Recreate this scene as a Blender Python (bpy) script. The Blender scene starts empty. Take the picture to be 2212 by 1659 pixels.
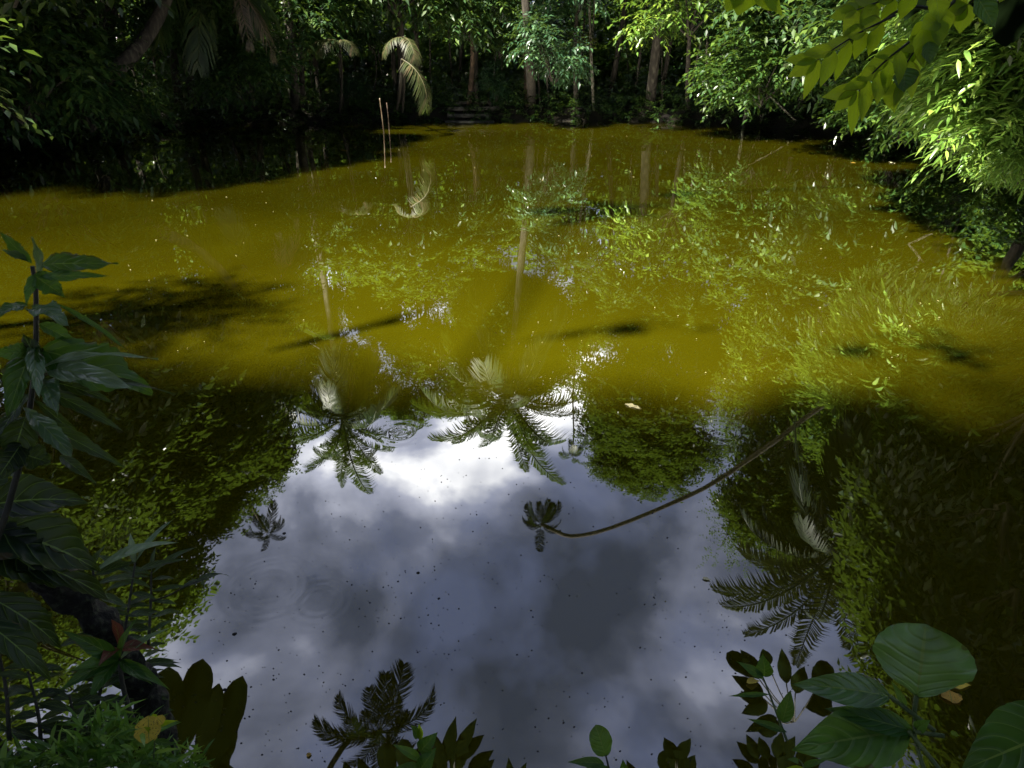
import bpy, math, random
import numpy as np
from mathutils import Vector, Matrix

random.seed(7); RNG = np.random.default_rng(7)
C = bpy.context.scene.collection
rad = math.radians

# ------------------------------------------------------------------ camera and pixel helpers
H = 2.0; F = 1450.0; PITCH = rad(25.9)
fw = Vector((0, math.cos(PITCH), -math.sin(PITCH))); up = Vector((0, math.sin(PITCH), math.cos(PITCH)))
def ray(px, py):
    return Vector((1, 0, 0)) * ((px - 1106) / F) + fw - up * ((py - 829.5) / F)
def A(px, py, d):                      # direct, d = distance along the ray
    return Vector((0, 0, H)) + ray(px, py).normalized() * d
def D(px, py, d):                      # direct, d = distance over the ground
    r = ray(px, py); t = d / math.hypot(r.x, r.y); return Vector((0, 0, H)) + r * t
def R(px, py, d):                      # seen mirrored in the water, d = distance over the ground
    r = ray(px, py); t = d / math.hypot(r.x, r.y); return Vector((r.x * t, r.y * t, -H - r.z * t))
def W(px, py):                         # point on the water
    r = ray(px, py); t = H / -r.z; return Vector((r.x * t, r.y * t, 0))

# ------------------------------------------------------------------ materials
MATS = {}
def newmat(name):
    m = bpy.data.materials.new(name); m.use_nodes = True; m.node_tree.nodes.clear(); MATS[name] = m
    return m, m.node_tree.nodes, m.node_tree.links
def ramp(N, stops):
    r = N.new('ShaderNodeValToRGB'); e = r.color_ramp.elements
    while len(e) < len(stops): e.new(0.5)
    for k, (p, c) in enumerate(stops): e[k].position = p; e[k].color = (*c, 1)
    return r
def leaf_mat(name, stops, rough=0.38, trans=0.35, tcol=(0.16, 0.26, 0.02), veins=False, spec=0.5, spots=None):
    m, N, L = newmat(name)
    at = N.new('ShaderNodeAttribute'); at.attribute_name = 'rnd'
    r = ramp(N, stops); L.new(at.outputs['Fac'], r.inputs[0]); col = r.outputs[0]
    tc = N.new('ShaderNodeTexCoord')
    nz = N.new('ShaderNodeTexNoise'); nz.inputs['Scale'].default_value = 2.2 if not veins else 14; nz.inputs['Detail'].default_value = 4
    L.new(tc.outputs['Object'], nz.inputs['Vector'])
    mr = N.new('ShaderNodeMapRange'); mr.inputs[1].default_value = .3; mr.inputs[2].default_value = .7; mr.inputs[3].default_value = .6; mr.inputs[4].default_value = 1.35
    L.new(nz.outputs['Fac'], mr.inputs[0])
    mx = N.new('ShaderNodeVectorMath'); mx.operation = 'SCALE'; L.new(col, mx.inputs[0]); L.new(mr.outputs[0], mx.inputs['Scale']); col = mx.outputs[0]
    bsdf = N.new('ShaderNodeBsdfPrincipled'); bsdf.inputs['Roughness'].default_value = rough
    bsdf.inputs['Specular IOR Level'].default_value = spec
    if veins:
        uv = N.new('ShaderNodeUVMap'); sp = N.new('ShaderNodeSeparateXYZ'); L.new(uv.outputs[0], sp.inputs[0])
        def M(op, a, b=None, c=None):
            n = N.new('ShaderNodeMath'); n.operation = op
            for k, v in enumerate((a, b, c)):
                if v is None: continue
                if isinstance(v, (int, float)): n.inputs[k].default_value = v
                else: L.new(v, n.inputs[k])
            return n.outputs[0]
        u, v = sp.outputs[0], sp.outputs[1]         # u along 0..1, v across -1..1 (stored 0..1)
        av = M('ABSOLUTE', M('SUBTRACT', M('MULTIPLY', v, 2.0), 1.0))
        mid = M('LESS_THAN', av, 0.035)
        ph = M('SUBTRACT', M('ADD', M('MULTIPLY', u, 6.8), M('MULTIPLY', nz.outputs['Fac'], .35)), M('MULTIPLY', M('POWER', av, 1.3), 2.0))
        fr = M('ABSOLUTE', M('SUBTRACT', M('FRACT', ph), 0.5))
        lat = M('LESS_THAN', fr, 0.035)
        vein = M('MAXIMUM', mid, M('MULTIPLY', lat, 0.55))
        mc = N.new('ShaderNodeMix'); mc.data_type = 'RGBA'; L.new(vein, mc.inputs[0]); L.new(col, mc.inputs[6]); mc.inputs[7].default_value = (0.16, 0.25, 0.05, 1)
        col = mc.outputs[2]
        if spots:
            vo = N.new('ShaderNodeTexVoronoi'); vo.inputs['Scale'].default_value = 9; L.new(uv.outputs[0], vo.inputs['Vector'])
            lt = M('LESS_THAN', vo.outputs['Distance'], 0.22)
            mc2 = N.new('ShaderNodeMix'); mc2.data_type = 'RGBA'; L.new(lt, mc2.inputs[0]); L.new(col, mc2.inputs[6]); mc2.inputs[7].default_value = (*spots, 1)
            col = mc2.outputs[2]
        ne = N.new('ShaderNodeTexNoise'); ne.inputs['Scale'].default_value = 22; ne.inputs['Detail'].default_value = 3; L.new(tc.outputs['Object'], ne.inputs['Vector'])
        ed = M('MULTIPLY', M('GREATER_THAN', M('ADD', M('MULTIPLY', av, .35), ne.outputs['Fac']), .93), .8)
        mc3 = N.new('ShaderNodeMix'); mc3.data_type = 'RGBA'; L.new(ed, mc3.inputs[0]); L.new(col, mc3.inputs[6]); mc3.inputs[7].default_value = (.07, .045, .015, 1)
        col = mc3.outputs[2]
        hb = M('ADD', M('MULTIPLY', M('SMOOTH_MIN', fr, 0.2, 0.1), 1.6), M('MULTIPLY', nz.outputs['Fac'], 0.25))
        bp = N.new('ShaderNodeBump'); bp.inputs['Strength'].default_value = 0.4; bp.inputs['Distance'].default_value = 0.01
        L.new(hb, bp.inputs['Height']); L.new(bp.outputs[0], bsdf.inputs['Normal'])
    L.new(col, bsdf.inputs['Base Color'])
    out = N.new('ShaderNodeOutputMaterial')
    if trans > 0:
        t = N.new('ShaderNodeBsdfTranslucent')
        tm = N.new('ShaderNodeMix'); tm.data_type = 'RGBA'; tm.inputs[0].default_value = .6
        L.new(col, tm.inputs[6]); tm.inputs[7].default_value = (*tcol, 1); L.new(tm.outputs[2], t.inputs[0])
        ms = N.new('ShaderNodeMixShader'); ms.inputs[0].default_value = trans
        L.new(bsdf.outputs[0], ms.inputs[1]); L.new(t.outputs[0], ms.inputs[2]); L.new(ms.outputs[0], out.inputs[0])
    else: L.new(bsdf.outputs[0], out.inputs[0])
    return m
def bark_mat(name, c1, c2, c3, scale=3, rough=.9, zs=.25):
    m, N, L = newmat(name)
    tc = N.new('ShaderNodeTexCoord'); mp = N.new('ShaderNodeMapping'); mp.inputs['Scale'].default_value = (1, 1, zs); L.new(tc.outputs['Object'], mp.inputs[0])
    nz = N.new('ShaderNodeTexNoise'); nz.inputs['Scale'].default_value = scale * 4; nz.inputs['Detail'].default_value = 8; L.new(mp.outputs[0], nz.inputs['Vector'])
    r = ramp(N, [(0.3, c1), (0.52, c2), (0.68, c3)]); L.new(nz.outputs['Fac'], r.inputs[0])
    b = N.new('ShaderNodeBsdfPrincipled'); b.inputs['Roughness'].default_value = rough; L.new(r.outputs[0], b.inputs['Base Color'])
    bp = N.new('ShaderNodeBump'); bp.inputs['Strength'].default_value = .7; bp.inputs['Distance'].default_value = .03; L.new(nz.outputs['Fac'], bp.inputs['Height']); L.new(bp.outputs[0], b.inputs['Normal'])
    o = N.new('ShaderNodeOutputMaterial'); L.new(b.outputs[0], o.inputs[0]); return m

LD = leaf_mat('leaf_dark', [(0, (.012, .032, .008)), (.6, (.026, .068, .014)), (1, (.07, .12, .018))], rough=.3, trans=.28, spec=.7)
LDD = leaf_mat('leaf_silhouette', [(0, (.005, .012, .004)), (.7, (.010, .026, .007)), (1, (.05, .08, .015))], rough=.35, trans=.2, spec=.6)  # darker than leaf_dark: silhouette shade put into the crown colour
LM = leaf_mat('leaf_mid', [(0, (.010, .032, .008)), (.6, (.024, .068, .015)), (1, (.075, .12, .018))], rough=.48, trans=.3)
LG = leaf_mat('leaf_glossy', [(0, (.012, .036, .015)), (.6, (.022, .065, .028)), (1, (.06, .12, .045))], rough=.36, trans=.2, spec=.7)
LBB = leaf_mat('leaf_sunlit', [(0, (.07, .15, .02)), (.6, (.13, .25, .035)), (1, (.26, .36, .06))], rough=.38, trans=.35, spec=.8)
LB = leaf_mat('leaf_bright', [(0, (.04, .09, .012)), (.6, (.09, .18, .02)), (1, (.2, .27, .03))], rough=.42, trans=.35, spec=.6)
ND = leaf_mat('near_leaf_shade', [(0, (.006, .018, .005)), (.6, (.012, .035, .008)), (1, (.03, .06, .012))], rough=.4, trans=.2, veins=True, spec=.45)  # near-black green: unlit, silhouetted look put into the leaf colour
NM = leaf_mat('near_leaf_sheen', [(0, (.05, .14, .03)), (.6, (.08, .20, .045)), (1, (.14, .28, .07))], rough=.33, trans=.25, veins=True, spec=1.0)  # paler than near_leaf: sky sheen put into the green itself
LY = leaf_mat('leaf_yellow', [(0, (.1, .13, .015)), (.6, (.22, .24, .03)), (1, (.35, .3, .05))], rough=.4, trans=.35)
LR = leaf_mat('leaf_rust', [(0, (.05, .035, .01)), (.6, (.12, .07, .015)), (1, (.2, .14, .03))], rough=.5, trans=.3)
FR = leaf_mat('frond_green', [(0, (.015, .032, .008)), (.6, (.03, .058, .012)), (1, (.07, .09, .02))], rough=.45, trans=.2, spec=.4)
FD = leaf_mat('frond_dry', [(0, (.05, .045, .018)), (.6, (.09, .075, .035)), (1, (.15, .10, .06))], rough=.5, trans=.3, tcol=(.3, .22, .05))
NV = leaf_mat('near_leaf', [(0, (.02, .085, .010)), (.6, (.04, .14, .015)), (1, (.10, .22, .025))], rough=.36, trans=.35, veins=True, spec=.45)
NP = leaf_mat('near_leaf_pale', [(0, (.05, .12, .04)), (.6, (.085, .17, .06)), (1, (.20, .28, .14))], rough=.3, trans=.25, veins=True, spec=.9)
NB = leaf_mat('backlit_leaf', [(0, (.13, .24, .010)), (.6, (.20, .32, .012)), (1, (.28, .38, .02))], rough=.5, trans=.65, tcol=(.42, .58, .01), veins=True)  # colour raised to look backlit, since no sun reaches the branch
NY = leaf_mat('yellow_leaf', [(0, (.6, .45, .05)), (1, (.75, .58, .08))], rough=.6, trans=.2, tcol=(.5, .4, .05), veins=True, spots=(.12, .07, .02))
NO = leaf_mat('orange_leaf', [(0, (.4, .24, .03)), (1, (.5, .30, .04))], rough=.6, trans=.2, tcol=(.5, .3, .05), veins=True, spots=(.10, .05, .02))
NC = leaf_mat('cream_leaf', [(0, (.5, .45, .22)), (1, (.6, .55, .35))], rough=.6, trans=.1, tcol=(.6, .5, .3), veins=False)
NR = leaf_mat('red_leaf', [(0, (.10, .03, .02)), (1, (.16, .05, .03))], rough=.45, trans=.2, tcol=(.3, .08, .03), veins=True)
GR = leaf_mat('grass_blade', [(0, (.04, .12, .012)), (.6, (.09, .22, .025)), (1, (.2, .34, .05))], rough=.4, trans=.35)
SIL = leaf_mat('black_silhouette', [(0, (.003, .006, .002)), (1, (.008, .014, .005))], rough=1, trans=0, spec=0.0)  # near-black so sunlit leaves read as silhouettes; the shade is in the colour
SILF = leaf_mat('frond_silhouette', [(0, (.006, .012, .004)), (1, (.02, .035, .010))], rough=.5, trans=.15, tcol=(.06, .07, .01), spec=.4)  # darkened frond green, painting the palm as a silhouette
BD = bark_mat('bark_dark', (.015, .012, .008), (.035, .028, .02), (.08, .07, .05))
BP = bark_mat('bark_pale', (.05, .045, .03), (.14, .125, .09), (.35, .33, .27), scale=5, zs=.6)
BB = bark_mat('bark_brown', (.03, .02, .012), (.07, .045, .028), (.14, .095, .06))
BPALM = bark_mat('palm_bark', (.016, .013, .008), (.035, .028, .02), (.07, .06, .042), scale=4, zs=2.5)
BAMB = bark_mat('cane', (.06, .035, .015), (.085, .06, .035), (.13, .10, .06), scale=3, rough=.5)
STEM = bark_mat('green_stem', (.04, .07, .015), (.07, .11, .025), (.11, .15, .04), scale=8, rough=.5)
STEMD = bark_mat('dark_stem', (.01, .012, .006), (.022, .024, .012), (.04, .04, .02), scale=8, rough=.6)
SOIL = bark_mat('soil', (.006, .0045, .003), (.013, .010, .006), (.03, .022, .012), scale=1.2, zs=1)
STONE = bark_mat('old_concrete', (.03, .03, .02), (.07, .065, .055), (.15, .145, .13), scale=2, zs=1)
MOSS = bark_mat('moss_bark', (.003, .003, .002), (.008, .009, .005), (.045, .055, .03), scale=16, zs=1)
SPECK = bark_mat('debris', (.006, .005, .004), (.012, .01, .008), (.03, .025, .02), scale=5)

# ------------------------------------------------------------------ object helpers
def tag(o, label=None, cat=None, group=None, kind=None):
    if label: o['label'] = label
    if cat: o['category'] = cat
    if group: o['group'] = group
    if kind: o['kind'] = kind
    return o
def thing(name, loc, label, cat, group=None):
    o = bpy.data.objects.new(name, None); o.empty_display_size = .1; C.objects.link(o); o.location = loc
    return tag(o, label, cat, group)
def link(name, me, parent=None, loc=None):
    o = bpy.data.objects.new(name, me); C.objects.link(o)
    if parent is not None: o.parent = parent
    if loc is not None: o.location = loc
    return o
def mesh_np(name, V, faces, mat, rnd=None, uv=None, smooth=True):
    """faces: list of (array n x k)"""
    me = bpy.data.meshes.new(name)
    V = np.asarray(V, dtype=np.float32)
    loops = np.concatenate([np.asarray(f, dtype=np.int32).ravel() for f in faces])
    tot = np.concatenate([np.full(len(f), np.asarray(f).shape[1], dtype=np.int32) for f in faces])
    start = np.concatenate([[0], np.cumsum(tot)[:-1]]).astype(np.int32)
    me.vertices.add(len(V)); me.vertices.foreach_set('co', V.ravel())
    me.loops.add(len(loops)); me.loops.foreach_set('vertex_index', loops)
    me.polygons.add(len(tot)); me.polygons.foreach_set('loop_start', start)
    if rnd is not None:
        a = me.attributes.new('rnd', 'FLOAT', 'POINT'); a.data.foreach_set('value', np.asarray(rnd, dtype=np.float32))
    if uv is not None:
        l = me.uv_layers.new(name='UVMap'); l.data.foreach_set('uv', np.asarray(uv, dtype=np.float32)[loops].ravel())
    me.update(calc_edges=True)
    if smooth: me.polygons.foreach_set('use_smooth', np.ones(len(tot), dtype=bool))
    me.materials.append(mat); me.validate(); return me
class Geo:
    """collects tubes and boxes as ONE mesh"""
    def __init__(s): s.V = []; s.F4 = []; s.F3 = []
    def tube(s, pts, radii, n=8, cap=True):
        pts = [Vector(p) for p in pts]; b = len(s.V); m = len(pts); ref = None
        for i, p in enumerate(pts):
            t = (pts[min(i + 1, m - 1)] - pts[max(i - 1, 0)]).normalized()
            if ref is None: ref = t.orthogonal().normalized()
            ref = (ref - t * ref.dot(t)).normalized(); q = t.cross(ref)
            r = radii[i] if hasattr(radii, '__len__') else radii
            for k in range(n):
                a = 2 * math.pi * k / n; s.V.append(p + (ref * math.cos(a) + q * math.sin(a)) * r)
        for i in range(m - 1):
            for k in range(n):
                k2 = (k + 1) % n; s.F4.append((b + i * n + k, b + i * n + k2, b + (i + 1) * n + k2, b + (i + 1) * n + k))
        if cap:
            for e, i in ((0, 0), (1, m - 1)):
                c = len(s.V); s.V.append(pts[i])
                for k in range(n):
                    k2 = (k + 1) % n; f = (b + i * n + k2, b + i * n + k, c) if e == 0 else (b + i * n + k, b + i * n + k2, c); s.F3.append(f)
        return s
    def box(s, c, size, rz=0, jit=0):
        b = len(s.V); m = Matrix.Rotation(rz, 3, 'Z')
        for dx in (-.5, .5):
            for dy in (-.5, .5):
                for dz in (-.5, .5):
                    s.V.append(Vector(c) + m @ Vector((dx * size[0] + random.uniform(-jit, jit), dy * size[1] + random.uniform(-jit, jit), dz * size[2] + random.uniform(-jit, jit))))
        for f in ((0, 1, 3, 2), (4, 6, 7, 5), (0, 4, 5, 1), (2, 3, 7, 6), (0, 2, 6, 4), (1, 5, 7, 3)): s.F4.append(tuple(b + k for k in f))
        return s
    def mesh(s, name, mat, origin=(0, 0, 0), smooth=True):
        V = np.array([tuple(v) for v in s.V]) - np.array(tuple(origin))
        fs = []
        if s.F4: fs.append(np.array(s.F4))
        if s.F3: fs.append(np.array(s.F3))
        return mesh_np(name, V, fs, mat, smooth=smooth)
def spline(ctrl, n=16):
    ctrl = [Vector(c) for c in ctrl]; P = [2 * ctrl[0] - ctrl[1]] + ctrl + [2 * ctrl[-1] - ctrl[-2]]; out = []
    seg = len(ctrl) - 1
    for i in range(n + 1):
        t = i / n * seg; k = min(int(t), seg - 1); t -= k
        a, b, c, d = P[k:k + 4]
        out.append(.5 * ((2 * b) + (c - a) * t + (2 * a - 5 * b + 4 * c - d) * t * t + (3 * b - a - 3 * c + d) * t ** 3))
    return out

# ------------------------------------------------------------------ leaves, vectorised
def nrm(a): return a / np.maximum(np.linalg.norm(a, axis=-1, keepdims=True), 1e-9)
def leaves(pos, d, nor, ln, wd, hi=False, droop=.25, rng=RNG):
    """pos, d, nor: n x 3; ln, wd: n.  Returns V, [faces], rnd"""
    n = len(pos); d = nrm(d); s = nrm(np.cross(d, nor)); u = np.cross(s, d)
    ln = ln[:, None]; wd = wd[:, None]; rn = rng.random(n)
    dz = np.zeros((n, 3)); dz[:, 2] = -1
    def at(t, x, h): return pos + d * ln * t + s * wd * x + u * wd * h + dz * ln * droop * t * t
    if hi:
        P = [at(0, 0, 0), at(.28, -.42, .12), at(.28, .42, .12), at(.28, 0, 0), at(.62, -.40, .12), at(.62, .40, .12), at(.62, 0, 0), at(1, 0, 0)]
        fq = [(3, 2, 5, 6), (1, 3, 6, 4)]; ft = [(0, 2, 3), (0, 3, 1), (6, 5, 7), (4, 6, 7)]
    else:
        P = [at(0, 0, 0), at(.45, -.5, .15), at(.45, .5, .15), at(.5, 0, 0), at(1, 0, 0)]
        fq = [(0, 2, 4, 3), (0, 3, 4, 1)]; ft = []
    k = len(P); V = np.stack(P, 1).reshape(-1, 3); base = (np.arange(n) * k)[:, None, None]
    F = [(base + np.array(fq)[None]).reshape(-1, 4)]
    if ft: F.append((base + np.array(ft)[None]).reshape(-1, 3))
    return V, F, np.repeat(rn, k)
def rdirs(n, rng, zmin=-1, zmax=1):
    z = rng.uniform(zmin, zmax, n); a = rng.uniform(0, 2 * np.pi, n); r = np.sqrt(1 - z * z)
    return np.stack([r * np.cos(a), r * np.sin(a), z], 1)
def twig_leaves(o, dr, L, k, ll, lw, rng, droop=.35, spread=.9, tipup=0.):
    """o, dr: m x 3 twig origins and directions, k leaves per twig alternating.  returns leaf arrays"""
    m = len(o); t = np.linspace(.15, 1, k)[None, :, None]
    L = L[:, None, None]
    P = o[:, None] + dr[:, None] * L * t; P[..., 2] -= (L[..., 0] * droop * t[..., 0] ** 2)
    side = nrm(np.cross(dr, np.array([0, 0, 1.]) + rng.normal(0, .25, (m, 3))))[:, None]
    sgn = np.where(np.arange(k) % 2 == 0, 1, -1)[None, :, None]
    dd = dr[:, None] * (1.2 - spread * .6) + side * sgn * spread + rng.normal(0, .22, (m, k, 3)); dd[..., 2] -= .25 - tipup
    nn = np.broadcast_to(np.array([0, 0, 1.]), dd.shape) + rng.normal(0, .3, dd.shape)
    n = m * k; sz = rng.uniform(.7, 1.2, n)
    return P.reshape(-1, 3), nrm(dd.reshape(-1, 3)), nn.reshape(-1, 3), ll * sz, lw * sz
def crown_mesh(name, mat, seed, r=(1.6, 1.6, 1.3), lobes=14, twigs=34, k=8, ll=.17, lw=.07, hi=False, droop=.35, tl=.55, zmin=-.7, lobe_r=.34, spread=.9):
    rng = np.random.default_rng(seed); r = np.array(r)
    c = rdirs(lobes, rng, zmin, 1) * r * rng.uniform(.35, .85, (lobes, 1))
    O = []; Dd = []
    for j in range(lobes):
        d = rdirs(twigs, rng, -.6, 1); O.append(c[j] + d * r.mean() * lobe_r * rng.uniform(.2, 1, (twigs, 1))); Dd.append(nrm(d + nrm(c[j:j + 1]) * .5))
    O = np.concatenate(O); Dd = np.concatenate(Dd)
    a = twig_leaves(O, Dd, tl * rng.uniform(.6, 1.3, len(O)), k, ll, lw, rng, droop, spread)
    V, Fc, rn = leaves(*a, hi=hi, rng=rng)
    # twigs as thin triangular slivers are left to the limb meshes
    me = mesh_np(name, V, Fc, mat, rn)
    me['lobes'] = [float(x) for x in c.ravel()]
    return me
def limb_mesh(name, crown, mat, foot, rr=.035):
    c = np.array(crown['lobes']).reshape(-1, 3); g = Geo()
    for p in c[:12]:
        p = Vector(p); mid = Vector(foot).lerp(p, .5) + Vector((0, 0, .12))
        g.tube(spline([foot, mid, p * 1.05], 5), [rr, rr * .85, rr * .7, rr * .5, rr * .35, rr * .2], 5, False)
    return g.mesh(name, mat)

CR = {}
def crown(key, **kw):
    m = kw.pop('mat'); me = crown_mesh('crown_' + key, m, kw.pop('seed'), **kw)
    CR[key] = (me, limb_mesh('limbs_' + key, me, BD, (0, 0, -1.1)))
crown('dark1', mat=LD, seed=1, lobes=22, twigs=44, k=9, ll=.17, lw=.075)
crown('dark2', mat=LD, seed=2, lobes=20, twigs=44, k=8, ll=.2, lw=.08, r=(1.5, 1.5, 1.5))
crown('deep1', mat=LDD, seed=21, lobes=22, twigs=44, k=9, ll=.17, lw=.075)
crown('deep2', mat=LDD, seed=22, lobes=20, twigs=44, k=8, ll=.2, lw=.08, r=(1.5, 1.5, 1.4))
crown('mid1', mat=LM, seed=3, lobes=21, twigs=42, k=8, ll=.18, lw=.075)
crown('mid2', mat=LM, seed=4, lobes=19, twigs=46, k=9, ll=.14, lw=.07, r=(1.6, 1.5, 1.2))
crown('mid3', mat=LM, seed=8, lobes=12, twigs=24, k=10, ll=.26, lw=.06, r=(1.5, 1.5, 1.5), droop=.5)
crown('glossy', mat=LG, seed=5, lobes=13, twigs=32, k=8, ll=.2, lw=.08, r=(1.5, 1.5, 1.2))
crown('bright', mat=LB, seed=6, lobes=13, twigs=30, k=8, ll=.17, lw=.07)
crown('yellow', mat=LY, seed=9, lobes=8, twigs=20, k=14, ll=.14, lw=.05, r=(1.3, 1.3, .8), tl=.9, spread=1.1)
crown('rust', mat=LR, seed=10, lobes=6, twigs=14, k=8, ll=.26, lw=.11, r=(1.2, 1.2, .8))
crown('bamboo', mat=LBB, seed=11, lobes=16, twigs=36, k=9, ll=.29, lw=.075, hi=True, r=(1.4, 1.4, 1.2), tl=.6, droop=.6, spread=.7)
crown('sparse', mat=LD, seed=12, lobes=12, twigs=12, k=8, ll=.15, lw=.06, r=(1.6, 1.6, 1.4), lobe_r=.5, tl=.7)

def pin(root, v): return Vector(v) - Vector(root.location)
def tree(name, label, base, crowns, tr=.09, bark=BD, cat='tree', group=None, bend=None, over=None):
    """crowns: list of (pos, key, radius_xy, radius_z); trunk runs base -> below first crown"""
    base = Vector(base); t = thing(name, base, label, cat, group)
    top = Vector(crowns[0][0])
    ctrl = [base - Vector((0, 0, .3)), base.lerp(top, .5) + Vector(bend or (random.uniform(-.25, .25), random.uniform(-.2, .2), 0)), top]
    if over: ctrl = [base - Vector((0, 0, .3))] + [Vector(o) for o in over] + [top]
    pts = spline(ctrl, 14); rs = [tr * (1.15 - .8 * i / 14) for i in range(15)]
    g = Geo(); g.tube(pts, rs, 9)
    link('trunk', g.mesh('trunk', bark, base), t)
    for i, (p, key, rx, rz) in enumerate(crowns):
        p = Vector(p); cm, lm = CR[key]; az = random.uniform(0, 6.28)
        c = link('crown', cm, t, pin(t, p)); c.rotation_euler = (0, 0, az); c.scale = (rx / 1.6, rx / 1.6, rz / 1.3)
        l = link('limb', lm, t, pin(t, p)); l.rotation_euler = (0, 0, az); l.scale = c.scale
        if i > 0:
            s = min(pts, key=lambda q: (q - p + Vector((0, 0, rz))).length)
            gg = Geo(); gg.tube(spline([s, s.lerp(p, .5) + Vector((0, 0, -.25)), p], 6), [tr * .55, tr * .5, tr * .45, tr * .4, tr * .33, tr * .26, tr * .2], 6, False)
            link('branch', gg.mesh('branch', bark, base), t)
    return t

# ------------------------------------------------------------------ palms
def frond_mesh(name, mat, L, e0, bend, ll, n=46, seed=0, lw=.045, hang=.5, pet=.16, stalk=None, rag=.12):
    rng = np.random.default_rng(seed); m = 20; pts = [np.zeros(3)]; ang = rad(e0)
    for i in range(m):
        ang2 = ang - rad(bend) * ((i + 1) / m) ** 1.3
        pts.append(pts[-1] + np.array([math.cos(ang2), 0, math.sin(ang2)]) * L / m)
    pts = np.array(pts)
    Vs = []; Fq = []; Ft = []; rn = []
    g = Geo(); g.tube(pts, [.03 * L / 3 * (1 - .85 * i / m) + .004 for i in range(m + 1)], 5)
    Vs = [tuple(v) for v in g.V]; Fq = list(g.F4); Ft = list(g.F3); rn = [.8] * len(Vs)
    for i in range(n):
        t = pet + (1 - pet) * (i + .5) / n; f = t * m; k = min(int(f), m - 1); p = pts[k] + (pts[k + 1] - pts[k]) * (f - k); tan = nrm(pts[k + 1] - pts[k])
        prof = math.sin(math.pi * min(1, .18 + .82 * (t - pet) / (1 - pet) * .97)) ** .6
        for sd in (-1, 1):
            if rng.random() < rag * .4: continue
            l = ll * max(.25, prof) * rng.uniform(.85, 1.1)
            side = np.array([0, sd, 0.]); nrmv = np.cross(tan, side) * sd
            dr = nrm(side * .8 + tan * (.35 + .6 * t) + nrmv * .15 + rng.normal(0, .07, 3))
            q0 = p; dn = np.array([0, 0, -1.])
            q1 = p + dr * l * .5 + dn * l * hang * .22; q2 = p + dr * l * .85 + dn * l * hang * .85
            w = lw * rng.uniform(.8, 1.1); wv = nrm(np.cross(dr, nrmv)) * w * .5
            b = len(Vs); Vs += [tuple(q0 - wv * .5), tuple(q0 + wv * .5), tuple(q1 - wv), tuple(q1 + wv), tuple(q2)]
            Fq.append((b, b + 1, b + 3, b + 2)); Ft.append((b + 2, b + 3, b + 4)); r_ = rng.random(); rn += [r_] * 5
    return mesh_np(name, np.array(Vs), [np.array(Fq), np.array(Ft)], mat, np.array(rn))
FRN = {}
for i, (e, bnd) in enumerate([(78, 55), (58, 75), (35, 85), (12, 80), (-20, 60), (-50, 35)]):
    FRN[i] = frond_mesh('frond_mesh', FR, 3.0, e, bnd, .7, n=58, seed=20 + i, hang=.55 + .1 * i)
FRN['dry'] = frond_mesh('frond_mesh_dry', FD, 3.0, -45, 38, .55, seed=31, hang=.9, rag=.9)
SHORT = [frond_mesh('frond_short', FR, 3.0, e, b, .9, n=52, seed=40 + k, lw=.055, hang=.35) for k, (e, b) in enumerate([(70, 90), (35, 110), (0, 90), (-30, 60)])]
FRN['big'] = frond_mesh('frond_mesh_broad', leaf_mat('frond_fading', [(0, (.03, .042, .012)), (.6, (.055, .07, .022)), (1, (.11, .075, .04))], rough=.5, trans=.3), 3.0, 18, 85, 1.15, n=60, seed=33, hang=.75, lw=.06, pet=.06)
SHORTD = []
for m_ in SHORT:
    c_ = m_.copy(); c_.materials.clear(); c_.materials.append(SIL); SHORTD.append(c_)  # dark copies: shade painted into the short fronds
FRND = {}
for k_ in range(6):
    c_ = FRN[k_].copy(); c_.materials.clear(); c_.materials.append(SILF); FRND[k_] = c_  # same fronds with silhouette shade in their colour
def palm(label, base, hub, L=2.8, n=16, tr=.11, seed=0, ctrl=None, short=False, group=None, dry=1, name='palm_tree', dark=False, bark=None):
    rng = random.Random(seed); base = Vector(base); hub = Vector(hub)
    t = thing(name, base, label, 'palm tree', group)
    c = [base - Vector((0, 0, .3))] + ([Vector(p) for p in ctrl] if ctrl else [base.lerp(hub, .5) + Vector((rng.uniform(-.4, .4), rng.uniform(-.3, .3), 0))]) + [hub]
    pts = spline(c, 24); g = Geo(); g.tube(pts, [tr * (1.25 - .5 * i / 24) * (1 + .05 * (i % 2)) for i in range(25)], 10)
    link('trunk', g.mesh('trunk', bark or BPALM, base), t)
    for k in range(n):
        az = k * 2.399 + rng.uniform(-.25, .25); q = (k + .5) / n
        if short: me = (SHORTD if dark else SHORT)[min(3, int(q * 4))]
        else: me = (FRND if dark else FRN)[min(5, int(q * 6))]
        f = link('frond', me, t, pin(t, hub)); f.rotation_euler = (rng.uniform(-.25, .25), rng.uniform(-.2, .25), az); s = L / 3 * rng.uniform(.68, 1.15); f.scale = (s, s, s)
    for k in range(dry):
        f = link('dry_frond', FRN['dry'], t, pin(t, hub)); f.rotation_euler = (0, .2, rng.uniform(0, 6.28)); s = L / 3 * .8; f.scale = (s, s, s)
    return t

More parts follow.
